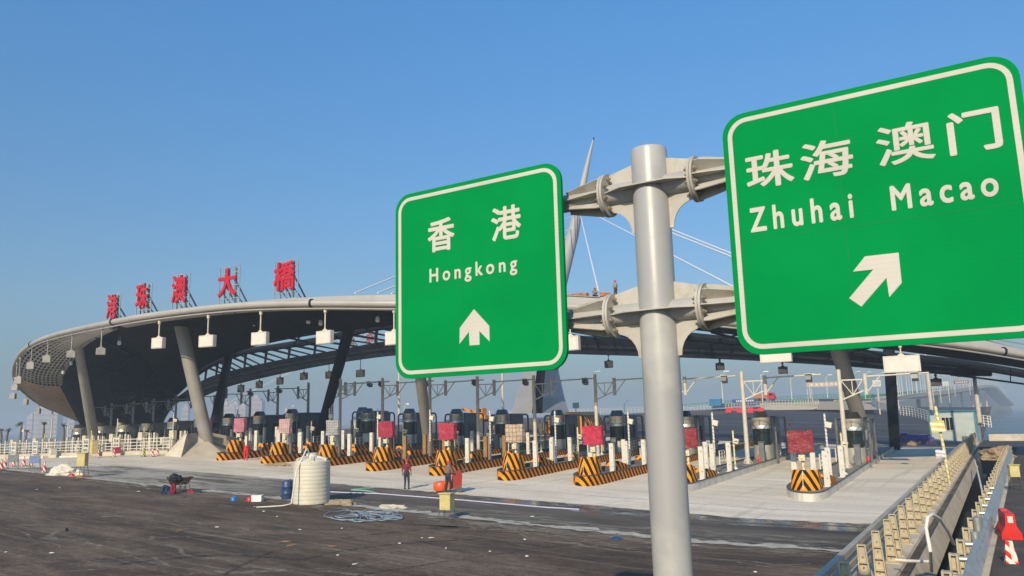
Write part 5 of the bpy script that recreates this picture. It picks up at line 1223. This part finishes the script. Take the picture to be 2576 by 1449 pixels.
for xy, m, lab in (((320, 900), M['board_blue'], 'blue board on a folding steel stand at the far left'), ((115, 888), M['board_grey'], 'grey board on a folding steel stand at the far left')):
    q = gnd(*B_(*xy)); t = thing('folding_sign', lab, 'folding sign', q, CAMDIR(q)+R(-10))
    MB().box((0, -.03, .78), (.62, .03, .52), Matrix.Rotation(R(-10), 3, 'X')).build('board', m, t)
    for a in (-1, 1):
        MB().tube([(a*.33, -.14, 0), (a*.30, .03, 1.12)], .018, 6).build('leg', M['bolt'], t); MB().tube([(a*.33, .42, 0), (a*.30, .04, 1.12)], .018, 6).build('leg', M['bolt'], t)
    MB().tube([(-.3, .035, 1.12), (.3, .035, 1.12)], .018, 6).build('top_bar', M['bolt'], t)
def dpt(x, y, dz=0):          # a point on the plaza left of the pier
    q = gnd(x, y, dz); return q if q.z > gz(q.x)-.05 and (q-CAM).length < 150 else atd(x, y, 105)
fl = B_(0, 745); frr = B_(1605, 702)
A0 = atd(*fl, 98); A1 = atd(*frr, 80)
fn = thing('white_fence', 'long white steel railing with diagonal braces left of the pier', 'fence')
hf = 1.28
for k in range(31):
    u = k/30; p = A0.lerp(A1, u); p.z += .25*sin(pi*u)*0
    MB().bar(p, p+Vector((0, 0, hf+.12)), .09).build('post', M['white_paint'], fn)
for z in (.25, .55, .9, 1.25): MB().bar(A0+Vector((0, 0, z)), A1+Vector((0, 0, z)), .07).build('rail', M['white_paint'], fn)
for k in range(0, 30, 2):
    p = A0.lerp(A1, (k+.1)/30); q = A0.lerp(A1, (k+1.6)/30); MB().bar(p+Vector((0, .3, 0)), q+Vector((0, .1, .9)), .06).build('brace', M['white_paint'], fn)
tag(MB().loft([[A0+Vector((x, y, z)) for x, y, z in ((0, -.3, -2), (0, -.3, -.02), (0, 3, -.02), (0, 3, -2))], [A1+Vector((x, y, z)) for x, y, z in ((0, -.3, -2), (0, -.3, -.02), (0, 3, -.02), (0, 3, -2))]]).build('fence_kerb', M['concrete']), 'low concrete kerb carrying the white railing', 'kerb')
for k, (x, yb, wd) in enumerate(((205, 738, 'first from the left'), (435, 732, 'second from the left'), (935, 720, 'third from the left'), (1205, 710, 'fourth from the left'))):
    u = x/1605; p = A0.lerp(A1, u)+Vector((.0, -.55, -.1)); t = thing('white_ladder', 'tall white ladder frame in front of the railing, ' + wd, 'ladder', p, 0, 'white ladder frames along the railing')
    b = MB()
    for a in (-.5, .5): b.box((a, 0, .8), (.16, .12, 1.6))
    for z in (.12, .55, 1.0, 1.52): b.box((0, 0, z), (.86, .1, .14))
    b.build('rails_and_rungs', M['white_paint'], t)
for x, y0, y1, w, m, nm, lab in ((1050, 755, 630, 62, M['box_yellow'], 'cabinet', 'yellow steel cabinet in front of the white railing'), (1250, 722, 668, 46, mat('pink_box', (.42, .03, .10), .6), 'crate', 'dark pink crate by the white railing'), (665, 738, 678, 66, M['white_paint'], 'cabinet', 'white low cabinet in front of the white railing'), (395, 632, 580, 36, M['cream_box'], 'cabinet', 'small cream cabinet above the railing, near its left end'), (1450, 600, 540, 40, M['cream_box'], 'cabinet', 'cream cabinet behind the right end of the railing')):
    u = min(1, x/1605); base = A0.lerp(A1, u) + (Vector((0, -1.1, -.2)) if y0 > 640 else Vector((0, 1.5, .6)))
    sc = (base-CAM).dot(FW)/F_PX*.85867/3.22; t = thing(nm, lab, nm, base, R(-12)); h_ = (y0-y1)*sc; w_ = w*sc
    MB().box((0, 0, h_/2), (w_*1.1, .6, h_)).build('case', m, t); MB().box((0, 0, h_+.02), (w_*1.1+.08, .68, .05)).build('lid', m, t)
for k, (x0, x1) in enumerate(((285, 500), (520, 640), (800, 1050))):
    a = A0.lerp(A1, x0/1605)+Vector((0, -1.6, -.55)); b_ = A0.lerp(A1, x1/1605)+Vector((0, -1.6, -.55))
    tag(MB().bar(a, b_, .6, .5).build('kerb_block', M['pale_kerb']), 'pale kerb block on the ground before the railing, %s from the left' % ORD[k], 'kerb block', 'pale kerb blocks before the railing')
# ================================================================ beyond the toll plaza
def Q_(x, y): return ((2000+x/2.576)*.85867, (980+y/2.576)*.85867)
def O_(x, y): return ((1600+x/3.68)*.85867, (1000+y/3.68)*.85867)
def E_(x, y): return ((1100+x/3.22)*.85867, (1050+y/3.22)*.85867)
def D_(x, y): return ((500+x/3.623)*.85867, (1000+y/3.623)*.85867)
M['mast_pale'] = mat('pale_mast_paint', (.36, .36, .37), .5, 0, .06, .1); M['mast_blue'] = mat('blue_grey_mast_paint', (.12, .18, .24), .5, 0, .08, .1)  # the blue-grey one is a shaded copy of the pale paint, unused
M['cable'] = mat('white_stay', (.72, .72, .72), .4, 0, .03, 1)
YM = 125
ma = thing('stay_mast', 'tall curved pale mast rising to a spire behind the canopy', 'mast')
sec = [(1040, 1286, 1338, 1364, 1432), (1000, 1298, 1342, 1366, 1420), (933, 1318, 1350, 1372, 1405), (860, 1346, 1372, 1388, 1414), (717, 1386, 1402, 1412, 1426), (592, 1425, 1437, 1446, 1456), (468, 1457, 1463, 1468, 1475), (400, 1475, 1479, 1482, 1486), (352, 1490, 1491.5, 1493, 1494.5)]
def P3(x, y, dy): q = at(x, y, YM+dy); return q
lo = [r for r in sec if r[0] > 700]; hi = [r for r in sec if r[0] <= 717]
MB().loft([[P3(a, y, 2), P3(b, y, -2.5)] for y, a, b, c, d in lo], False, False).build('left_face', M['mast_pale'], ma)
MB().loft([[P3(b, y, -2.5), P3((b+c)/2, y, -.2), P3(c, y, -2.2)] for y, a, b, c, d in lo], False, False).build('recess_face', M['canopy_dark'], ma)  # recess shade put into the colour, near black on a pale mast
MB().loft([[P3(c, y, -2.2), P3(d, y, 9 if y > 900 else 4)] for y, a, b, c, d in lo], False, False).build('right_face', M['mast_pale'], ma)
MB().loft([[P3(d, y, 9 if y > 900 else 4), P3((a+d)/2, y, 12 if y > 900 else 5), P3(a, y, 2)] for y, a, b, c, d in lo], False, False).build('rear_face', M['mast_pale'], ma)
MB().tube([P3((a+d)/2, y, 0) for y, a, b, c, d in hi], [(P3(d, y, 0)-P3(a, y, 0)).length*.43 for y, a, b, c, d in hi], 16).build('spire', M['mast_pale'], ma, True)
MB().tube([P3(1492.5, 353, 0), P3(1494, 346, 0)], .12, 6).build('tip', M['canopy_dark'], ma)
top = [(1470, 450), (1462, 500), (1457, 540)]
CB = [((1465, 560), 112, (1505, 730), 62), ((1600, 540), 118, (1846, 640), 66), ((1600, 548), 118, (1846, 648), 66), ((1600, 590), 118, (1846, 722), 66), ((1380, 560), 118, (893, 737), 58), ((1400, 590), 118, (950, 737), 58), ((1400, 640), 118, (985, 738), 58), ((1380, 640), 122, (540, 1030), 150)]
for k, (a, ya, b, yb) in enumerate(CB):
    # every stay ends on the mast axis; the picked point only gives its slope
    A = at(*a, ya); B = at(*b, yb)
    if k: 
        mx = {1: (1455, 483), 2: (1453, 492), 3: (1447, 515), 4: (1458, 505), 5: (1450, 540), 6: (1440, 575), 7: (1436, 590)}[k]; A = at(*mx, YM)
    else: A = at(1455, 520, YM)
    o = MB().tube([A, B], .075, 6).build('stay_cable', M['cable']); tag(o, 'thin white stay cable from the mast, ' + ['short one falling nearly straight down', 'upper one of the right pair', 'lower one of the right pair', 'lowest one to the right', 'upper one to the left roof edge', 'middle one to the left roof edge', 'lowest one to the left roof edge', 'long one running low behind the canopy'][k], 'cable', 'stay cables of the mast')
# tall white light poles
def lamp(t, h, r, m, arm=2.2, two=False):
    MB().tube([(0, 0, 0), (0, 0, h)], [r, r*.6], 8).build('pole', m, t)
    if arm:
        for s in ((1, -1) if two else (1,)):
            MB().tube([(0, 0, h-.4), (s*arm, 0, h+.5)], r*.4, 6).build('arm', m, t); MB().box((s*(arm+.35), 0, h+.55), (1.1, .35, .16)).build('lamp_head', M['lamp_glass'], t)
for k, (x, yb, yt, Y, wd) in enumerate(((1004, 1048, 800, 92, 'hidden behind the smaller green sign'), (1266, 1052, 780, 92, 'left of the mast foot'), (2345, 1045, 800, 110, 'beside the site cabin'), (2466, 1070, 800, 100, 'right of the site cabin'))):
    b_ = at(x, yb, Y); hh = at(x, yt, Y).z-b_.z; t = thing('light_pole', 'tall white light pole ' + wd, 'light pole', b_, 0, 'tall white light poles'); lamp(t, hh, .19 if k < 2 else .24, M['pole_white'], 0)
    MB().lathe([(.3, 0), (.5, .1), (.5, .5), (.3, .6)], 10, (0, 0, hh-.1)).build('lamp_ring', M['lamp_glass'], t)
LPS = [(Q_(305, 520), 300, 150), (Q_(605, 510), 300, 165), (Q_(825, 490), 330, 200), (Q_(965, 485), 315, 210), (Q_(1095, 480), 320, 225), (O_(845, 760), 665, 170), (O_(520, 720), 355, 140), (E_(275, 525), 445, 170), (D_(1275, 755), 705, 180), (D_(2485, 770), 690, 180)]
for k, ((x, y), t_, Y) in enumerate(LPS):
    b_ = at(x, y, Y); yt = (980+t_/2.576)*.85867 if k < 5 else ((1000+t_/3.68)*.85867 if k < 7 else ((1050+t_/3.22)*.85867 if k == 7 else (1000+t_/3.623)*.85867)); hh = at(x, yt, Y).z-b_.z
    t = thing('street_lamp', 'slim white street lamp beyond the toll plaza, %s from the left' % ORD[sorted(a[0][0] for a in LPS).index(x)], 'street lamp', b_, 0, 'street lamps beyond the plaza'); lamp(t, hh, .11, M['white_paint'], 1.8 if hh > 8 else .8)
# the long bridge curving away
M['bridge'] = mat('pale_bridge_concrete', (.46, .42, .36), .8, 0, .08, .05); M['green_rail'] = mat('green_rail_paint', (.03, .26, .12), .5, 0, .1, .2)
BR = [((2100, 1014), 215), ((2189, 1011), 225), ((2250, 1006), 255), ((2298, 996), 310), ((2369, 987), 400), ((2416, 980), 500), ((2464, 973), 630), ((2492, 970), 740), ((2511, 976), 830), ((2530, 996), 900), ((2551, 1016), 960)]
bc = catm([atd(x, y, d) for (x, y), d in BR], 60)
bo = thing('sea_bridge', 'long pale bridge climbing and curving away over the sea', 'bridge')
def side_of(k):
    t = (bc[min(k+1, 59)]-bc[max(k-1, 0)]); t.z = 0; t.normalize(); return Vector((-t.y, t.x, 0))
W_ = 14
th = lambda k: min(1.0, .08+k/20)
rows = [[bc[k], bc[k]+side_of(k)*W_, bc[k]+side_of(k)*W_+Vector((0, 0, -2.2*th(k))), bc[k]+side_of(k)*3+Vector((0, 0, -2.6*th(k))), bc[k]+Vector((0, 0, -1.5*th(k)))] for k in range(60)]
MB().loft(rows, True, True).build('deck', M['bridge'], bo)
MB().loft([[bc[k]+Vector((0, 0, .02)), bc[k]+Vector((0, 0, .9)), bc[k]+side_of(k)*.3+Vector((0, 0, .9)), bc[k]+side_of(k)*.3+Vector((0, 0, .02))] for k in range(60)], True, True).build('parapet', M['bridge'], bo)
MB().loft([[bc[k]+side_of(k)*W_+Vector((0, 0, .02)), bc[k]+side_of(k)*W_+Vector((0, 0, 1.2)), bc[k]+side_of(k)*(W_-.3)+Vector((0, 0, 1.2)), bc[k]+side_of(k)*(W_-.3)+Vector((0, 0, .02))] for k in range(60)], True, True).build('far_parapet', M['green_rail'], bo)
for k in range(12, 44, 5):
    q = bc[k]+side_of(k)*6
    if q.z > -2: MB().box((q.x, q.y, (q.z-2.4-6)/2), (1.6, 2.4, q.z-2.4+6)).build('pier', M['bridge'], bo)
bl0 = None; nb = 0
for k in range(3, 56):
    for s_ in (.6, W_-.6):
        if s_ > 1 and k % 2: continue
        q = bc[k]+side_of(k)*s_; L = 'street lamp on the sea bridge, %s %s from the plaza' % (ORD[nb//1 if False else k-3], 'on its near side' if s_ < 1 else 'on its far side')
        if bl0 is None: bl0 = thing('street_lamp', L, 'street lamp', q, 0, 'street lamps on the sea bridge'); lamp(bl0, 9.5, .16, M['white_paint'], 2.0)
        else: dup(bl0, q, 0, L, 'street lamps on the sea bridge')
# road on the rise behind the plaza: wall, fence with green rail, lit edges
wl_ = MB(); A = [at(1915, 1024, 235), at(2060, 1022, 225), at(2150, 1022, 212), at(2260, 1020, 200)]
for a, b_ in zip(A, A[1:]): wl_.bar(a+Vector((0, 0, .2)), b_+Vector((0, 0, .2)), .5, 2.2)
tag(wl_.build('retaining_wall', M['bridge']), 'pale retaining wall under the approach road behind the toll booths', 'wall')
ar_ = MB(); ar_.loft([[at(1790, 1027, 238), at(1790, 1018, 262)], [at(1915, 1018, 238), at(1915, 1010, 262)], [at(2060, 1012, 226), at(2060, 1003, 255)], [at(2200, 1013, 205), at(2200, 1004, 240)]], False, False); struct(ar_.build('approach_road', M['asphalt_far']))
def fence_line(nm, label, P, h, m, n, rails=3, g=None, slab=None):
    t = thing(nm, label, 'fence', (0, 0, 0), 0, g); q = catm(P, n)
    for p in q: MB().bar(p, p+Vector((0, 0, h)), .10).build('post', m, t)
    for k in range(rails):
        z = h*(k+1)/rails; MB().tube([p+Vector((0, 0, z)) for p in q], .05, 4).build('rail', m if not slab else slab, t)
    return t
fence_line('road_fence', 'green railed fence along the approach road', [at(1690, 1030, 245), at(1810, 1020, 245), at(1917, 1012, 240), at(2084, 1004, 226), at(2200, 1005, 205)], 1.3, M['green_rail'], 70, 3)
fence_line('road_fence', 'pale lattice fence on the near edge of the approach road', [at(1640, 1037, 236), at(1800, 1030, 236), at(1915, 1022, 234), at(2060, 1019, 224)], 1.4, M['white_paint'], 60, 3)
fence_line('road_fence', 'white railing running down to the site cabin', [at(*H_(560, 690), 190), at(*H_(800, 770), 150), at(*H_(1000, 800), 140), at(*H_(1200, 860), 128)], 1.5, M['white_paint'], 36, 4)
fence_line('road_fence', 'white railing right of the site cabin', [at(*H_(1590, 880), 128), at(*H_(1760, 905), 126), at(*H_(1830, 915), 126)], 1.5, M['white_paint'], 9, 4)
fence_line('road_fence', 'thin white railing behind the middle booths', [at(1270, 1048, 200), at(1440, 1044, 210), at(1560, 1040, 220), at(1660, 1038, 230)], 1.6, M['white_paint'], 50, 3)
M['red_white_b'] = M['red_plastic']
wb = None
RB = [(1835+k*7.2, 1040, 226) for k in range(11)]+[(Q_(x, 0)[0], 1041, 214) for x in ()]+[((1600+x/3.68)*.85867, (1000+770/3.68)*.85867, 210) for x in (1970, 2090, 2205, 2320)]
for k, (x, y, Y) in enumerate(RB):
    q = at(x, y, Y); L = 'red plastic barrier at the foot of the approach road, %s from the left' % ORD[sorted(a[0] for a in RB).index(x)]
    if wb is None:
        wb = thing('water_barrier', L, 'traffic barrier', q, R(90), 'red barriers beyond the booths'); MB().loft([[(x_*1.3, y_, z_*1.5) for x_, z_ in pf] for y_ in (-.75, .75)]).build('body', M['red_plastic'], wb)
    else: dup(wb, q, R(90), L, 'red barriers beyond the booths')
# vehicles and containers on the approach
M['blue_paint'] = mat('blue_steel', (.02, .16, .34), .5, 0, .12, .5); M['banner'] = mat('blue_banner', (.02, .06, .30), .6, 0, .1, .5)
q = at(*O_(1840, 695), 232); t = thing('shipping_container', 'blue container on the approach road behind the booths', 'container', q, R(0)); L_ = S_(q, 30); h_ = S_(q, 17)
b = MB(); b.box((0, 0, h_/2), (L_, 2.6, h_)); b.build('shell', M['blue_paint'], t)
b = MB(); [b.box((-L_/2+L_*(j+.5)/14, -1.33, h_/2), (L_/32, .08, h_*.92)) for j in range(14)]; b.build('corrugation', M['blue_paint'], t)['kind'] = 'stuff'
q = at(*O_(2135, 682), 232); t = thing('banner', 'long blue banner with white characters on the approach road', 'banner', q); L_ = S_(q, 50)/cos(R(32)); h_ = S_(q, 8.5)
MB().box((0, 0, h_/2+.6), (L_, .12, h_)).build('sheet', M['banner'], t)
b = MB(); [b.box((-L_*.30+L_*.085*j, -.07, .6+h_*.5), (L_*.055, .03, h_*.5)) for j in range(9) if j not in (3,)]; b.build('lettering', M['white_paint'], t)['kind'] = 'stuff'
for a in (-1, 1): MB().bar((a*L_*.48, .1, 0), (a*L_*.48, .1, h_+.6), .12).build('post', M['pole_grey'], t)
def truck(label, loc, rz, m_cab, m_bed, s=1.0):
    t = thing('truck', label, 'truck', loc, rz)
    MB().prism([(0, .5), (1.7, .5), (1.7, 2.3), (.5, 2.3), (.05, 1.4)], 'y', -1.0, 1.0).build('cab', m_cab, t)
    MB().prism([(.12, 1.42), (.5, 2.15), (1.3, 2.15), (1.3, 1.42)], 'y', -1.012, 1.012).build('window', M['dark_glass'], t)
    MB().box((3.7, 0, 1.15), (3.8, 2.0, .5)).build('bed', m_bed, t); 
    for a in (-1, 1): MB().box((3.7, a*.98, 1.6), (3.8, .06, .5)).build('bed_side', m_bed, t)
    for x in (.9, 3.4, 4.6):
        for a in (-.92, .92): MB().tube([(x, a-.13, .45), (x, a+.13, .45)], .45, 16).build('wheel', M['coping'], t)
    t.scale = (s, s, s); return t
M['navy'] = mat('navy_truck_paint', (.03, .06, .34), .35, 0, .1, 1)
tk = at(2264, 1103, 112); tk.z = .01; truck('small navy blue truck parked beyond the rightmost booth', tk, R(-8), M['navy'], M['navy'], .62)
q = at(*Q_(700, 502), 236); truck('red and orange truck on the approach road', q, R(175), M['red_plastic'], M['brick'], 1.1)
M['pink_tarp'] = mat('pink_tarp', (.72, .30, .44), .7, 0, .3, 1.5, .4, 4)
q = at(2322, 1106, 112); q.z = 0; heap('tarp_pile', 'goods under a pink tarp left of the site cabin', 'covered goods', q, 1.6, .9, 1.1, M['pink_tarp'], 21)
q = at(2292, 1108, 108); q.z = 0; heap('rag_heap', 'mixed coloured rags on the concrete by the truck', 'rags', q, .6, .4, .5, M['tarp'], 22)
# overhead gantry signs in the distance
M['sign_pink'] = mat('pale_sign_face', (.42, .33, .29), .6, 0, .06, 1)
def far_sign(label, px, py, w, h, Y, m, legs, text=None, g=None):
    q = at(px, py, Y); t = thing('gantry_sign', label, 'road sign', q, 0, g); ww = S_(q, w)/cos(R(32)); hh = S_(q, h)
    MB().box((0, 0, hh/2), (ww, .3, hh)).build('sign_panel', m, t)
    for u in legs: MB().tube([(u*ww, .3, -6.5), (u*ww, .3, hh)], .16, 6).build('leg', M['pole_white'], t)
    b = MB(); [b.box((-ww*.42+ww*.84*(j+.5)/6, -.17, hh*.5), (ww*.09, .04, hh*.55)) for j in range(6)]; b.build('lettering', text or M['white_paint'], t)['kind'] = 'stuff'
far_sign('wide pale gantry sign over the approach road', *Q_(1070, 395), 72, 12, 240, M['sign_pink'], (-.5, -.38, .5), M['sack'])
far_sign('white square lane sign left of the dark column', *H_(615, 480), 16, 16, 200, M['white_paint'], (0,), M['sign_back'], g=None)
far_sign('white square lane sign right of the dark column', *H_(805, 465), 9, 13, 230, M['white_paint'], (0,), M['sign_back'])
far_sign('small green sign on the sea bridge', *H_(1198, 472), 10, 10, 330, M['green_rail'], (0,)); far_sign('white sign board beside the green one on the sea bridge', *H_(1320, 472), 20, 10, 340, M['white_paint'], (-.4, .4), M['sign_back'])
far_sign('dark red characters on a gantry far along the bridge', *H_(1510, 448), 28, 7, 480, M['maroon'], (-.5, .5))
# yellow crane and orange striped work boat shape behind the booths
M['crane_yellow'] = mat('yellow_machine_paint', (.66, .26, .02), .45, 0, .12, .6)
q = at(1195, 1045, 110); t = thing('crane_truck', 'yellow truck crane behind the booths left of the mast', 'crane', q, 0); t.scale = (.72, .72, .72)
MB().bar((-3.6, 0, 1.6), (.8, 0, .6), .5, .6).build('boom', M['crane_yellow'], t); MB().box((1.9, 0, .8), (1.7, 1.8, 1.7)).build('cab', M['crane_yellow'], t); MB().box((.4, 0, -.5), (6.5, 2.2, .9)).build('chassis', M['crane_yellow'], t); MB().box((1.9, -.92, 1.1), (1.2, .04, .8)).build('window', M['dark_glass'], t)
for x in (-2.2, 0, 2.6): MB().tube([(x, -1.15, -1.1), (x, 1.15, -1.1)], .5, 14).build('wheel', M['coping'], t)
q = at(1425, 1092, 112); sc = (q-CAM).dot(FW)/F_PX*.85867/3.22
M['stripe_far'] = stripe_mat('orange_louvre_stripes', (.70, .28, .02), (.05, .04, .03), .85, .0, False, .55)
t = thing('striped_shed', 'orange and black louvred structure right of the mast foot', 'shed', q)
u = lambda x, y: ((x-860)*sc, (680-y)*sc)
MB().prism([u(560, 680), u(560, 590), u(860, 480), u(1010, 480), u(1110, 600), u(1110, 680)], 'y', 0, 6).build('body', M['stripe_far'], t); MB().prism([u(840, 500), u(855, 476), u(1015, 476), u(1045, 510)], 'y', -.06, 6.2).build('roof', M['crane_yellow'], t)
q = at(1449, 1034, 112); t = thing('flood_light', 'square flood light on a short mast above the orange structure', 'flood light', q); MB().box((0, 0, .9), (1.0, .3, .9)).build('panel', M['frame_steel'], t); MB().tube([(0, 0, -1.5), (0, 0, .5)], .08, 6).build('stem', M['pole_white'], t)
# palms at the far left
M['frond'] = mat('dry_palm_frond', (.055, .06, .032), .8, 0, .3, 1); M['frond_brown'] = mat('brown_palm_frond', (.12, .075, .045), .85, 0, .3, 1); M['palm_trunk'] = mat('palm_trunk', (.14, .11, .085), .9, 0, .25, 1)
PALM = [((185, 640), 405, 150, 'frond', 'bent and tallest'), ((56, 640), 465, 150, 'frond_brown', 'brown near the left edge'), ((238, 640), 480, 170, 'frond', 'small right of the tallest'), ((410, 610), 420, 140, 'frond_brown', 'upright brown'), ((605, 600), 418, 140, 'frond', 'green right of the lamp'), ((12, 640), 470, 150, 'frond_brown', 'cut by the left edge')]
for k, ((x, yb), yt, dep, fm, wd) in enumerate(PALM):
    b_ = atd(*B_(x, yb), dep); h_ = (atd(*B_(x, yt+25), dep)-b_).z; t = thing('palm_tree', 'sparse hazy palm tree, ' + wd, 'palm tree', b_, k, 'palm trees at the far left')
    MB().tube([(0, 0, -4), (.1, 0, h_*.5), (.25, 0, h_*.86)], [.26, .2, .14], 8).build('trunk', M['palm_trunk'], t)
    cr = MB(); rr = random.Random(k)
    for j in range(15):
        a = rr.uniform(0, 6.28) if k else rr.uniform(2.2, 4.4); L = h_*.28*rr.uniform(.7, 1.1); el = rr.uniform(-.1, 1.2) if k != 3 else rr.uniform(.7, 1.4); c = Vector((.25, 0, h_*.86)); pr = None
        spine = [c+Vector((cos(a)*cos(el)*L*u_, sin(a)*cos(el)*L*u_, sin(el)*L*u_-.9*L*u_*u_*(.6 if k != 3 else .2))) for u_ in rng(0, 1, 7)]
        sd = Vector((-sin(a), cos(a), 0))
        for i in range(6):
            for s in (-1, 1):
                p0, p1 = spine[i], spine[i+1]; w = L*.22*(1-abs(i/5-.4))
                cr.add([p0, p1, p1+sd*s*w+Vector((0, 0, -w*.8)), p0.lerp(p1, .4)+sd*s*w*.9+Vector((0, 0, -w*.8))], [(0, 1, 2, 3)])
    cr.build('crown', M[fm], t)
q = atd(*B_(478, 605), 140); t = thing('street_lamp', 'slim grey lamp post between the palms at the far left', 'street lamp', q); lamp(t, (atd(*B_(490, 335), 140)-q).z, .16, M['white_paint'], 0); MB().tube([(0, 0, 11), (.8, 0, 11.2)], .08, 6).build('arm', M['white_paint'], t)
# hazy towers across the water and the headland under the bridge
M['tower_glass'] = mat('tower_windows', (.30, .26, .26), .6, 0, .1, .05)
M['tower'] = mat('pink_grey_tower', (.45, .38, .37), .8, 0, .1, .02)
rr = random.Random(11); TW = [(D_(580, 790), 660), (D_(650, 790), 690), (D_(690, 790), 665), (D_(770, 790), 680), (D_(905, 790), 600), (D_(950, 790), 630), (D_(160, 790), 700), (B_(380, 480), 340), (B_(410, 480), 300), (B_(455, 480), 260), (B_(540, 480), 330), (B_(700, 480), 390), (B_(300, 480), 380)]
TD = 1150
for k, ((x, y), yt) in enumerate(TW):
    yv = (1000+yt/3.623)*.85867 if k < 7 else (1100+yt/3.22)*.85867
    b_ = atd(x, y, TD); h_ = (atd(x, yv, TD)-b_).z; w = rr.uniform(9, 15); t = thing('tower_block', 'hazy pale tower block across the water, %s from the left' % ORD[sorted(a[0][0] for a in TW).index(x)], 'tower block', Vector((b_.x, b_.y, -6)), rr.uniform(.2, .8), 'tower blocks across the water')
    hh = h_+b_.z+6; MB().box((0, 0, hh/2), (w, w, hh)).build('tower_body', M['tower'], t); MB().box((0, 0, hh+2), (w*.5, w*.5, 4)).build('roof_block', M['tower'], t)
    b = MB()
    for j in range(int(hh/7)):
        b.box((0, -w/2-.05, 5+j*7), (w*.8, .4, 2.4)); b.box((w/2+.05, 0, 5+j*7), (.4, w*.8, 2.4))
    b.build('window_band', M['tower_glass'], t)['kind'] = 'stuff'
M['hill'] = mat('scrub_hill', (.07, .075, .055), .95, 0, .3, .02)
b = MB(); hp = [(2250, 1012), (2300, 1002), (2360, 994), (2420, 984), (2470, 978), (2505, 984), (2528, 1005), (2545, 1030)]
ridge = catm([atd(x, y, 1050) for x, y in hp], 26); rows = []
for k, p in enumerate(ridge):
    n_ = 6*noise.noise(Vector((k*.4, 0, 0))); rows.append([Vector((p.x, p.y-90, -6)), Vector((p.x, p.y-60, max(-5, p.z*.45)+n_)), Vector((p.x, p.y-25, max(-4, p.z*.8)+n_*.6)), Vector((p.x, p.y, p.z)), Vector((p.x, p.y+60, -6))])
struct(b.loft(rows, False, False).build('headland_hill', M['hill']))
# ================================================================ haze over the whole place
hz = MB().box((0, 2450, 26), (9100, 5600, 66)).build('haze', None if False else mat('haze_air', (1, 1, 1)))
hm = bpy.data.materials.new('haze_volume'); hm.use_nodes = True; hn = hm.node_tree; hn.nodes.clear(); ho = hn.nodes.new('ShaderNodeOutputMaterial'); hv = hn.nodes.new('ShaderNodeVolumePrincipled')
hv.inputs['Color'].default_value = (.62, .76, .92, 1); hv.inputs['Density'].default_value = .0009; hv.inputs['Anisotropy'].default_value = 0.0
hn.links.new(hv.outputs[0], ho.inputs['Volume']); hz.data.materials.clear(); hz.data.materials.append(hm); hz['kind'] = 'stuff'
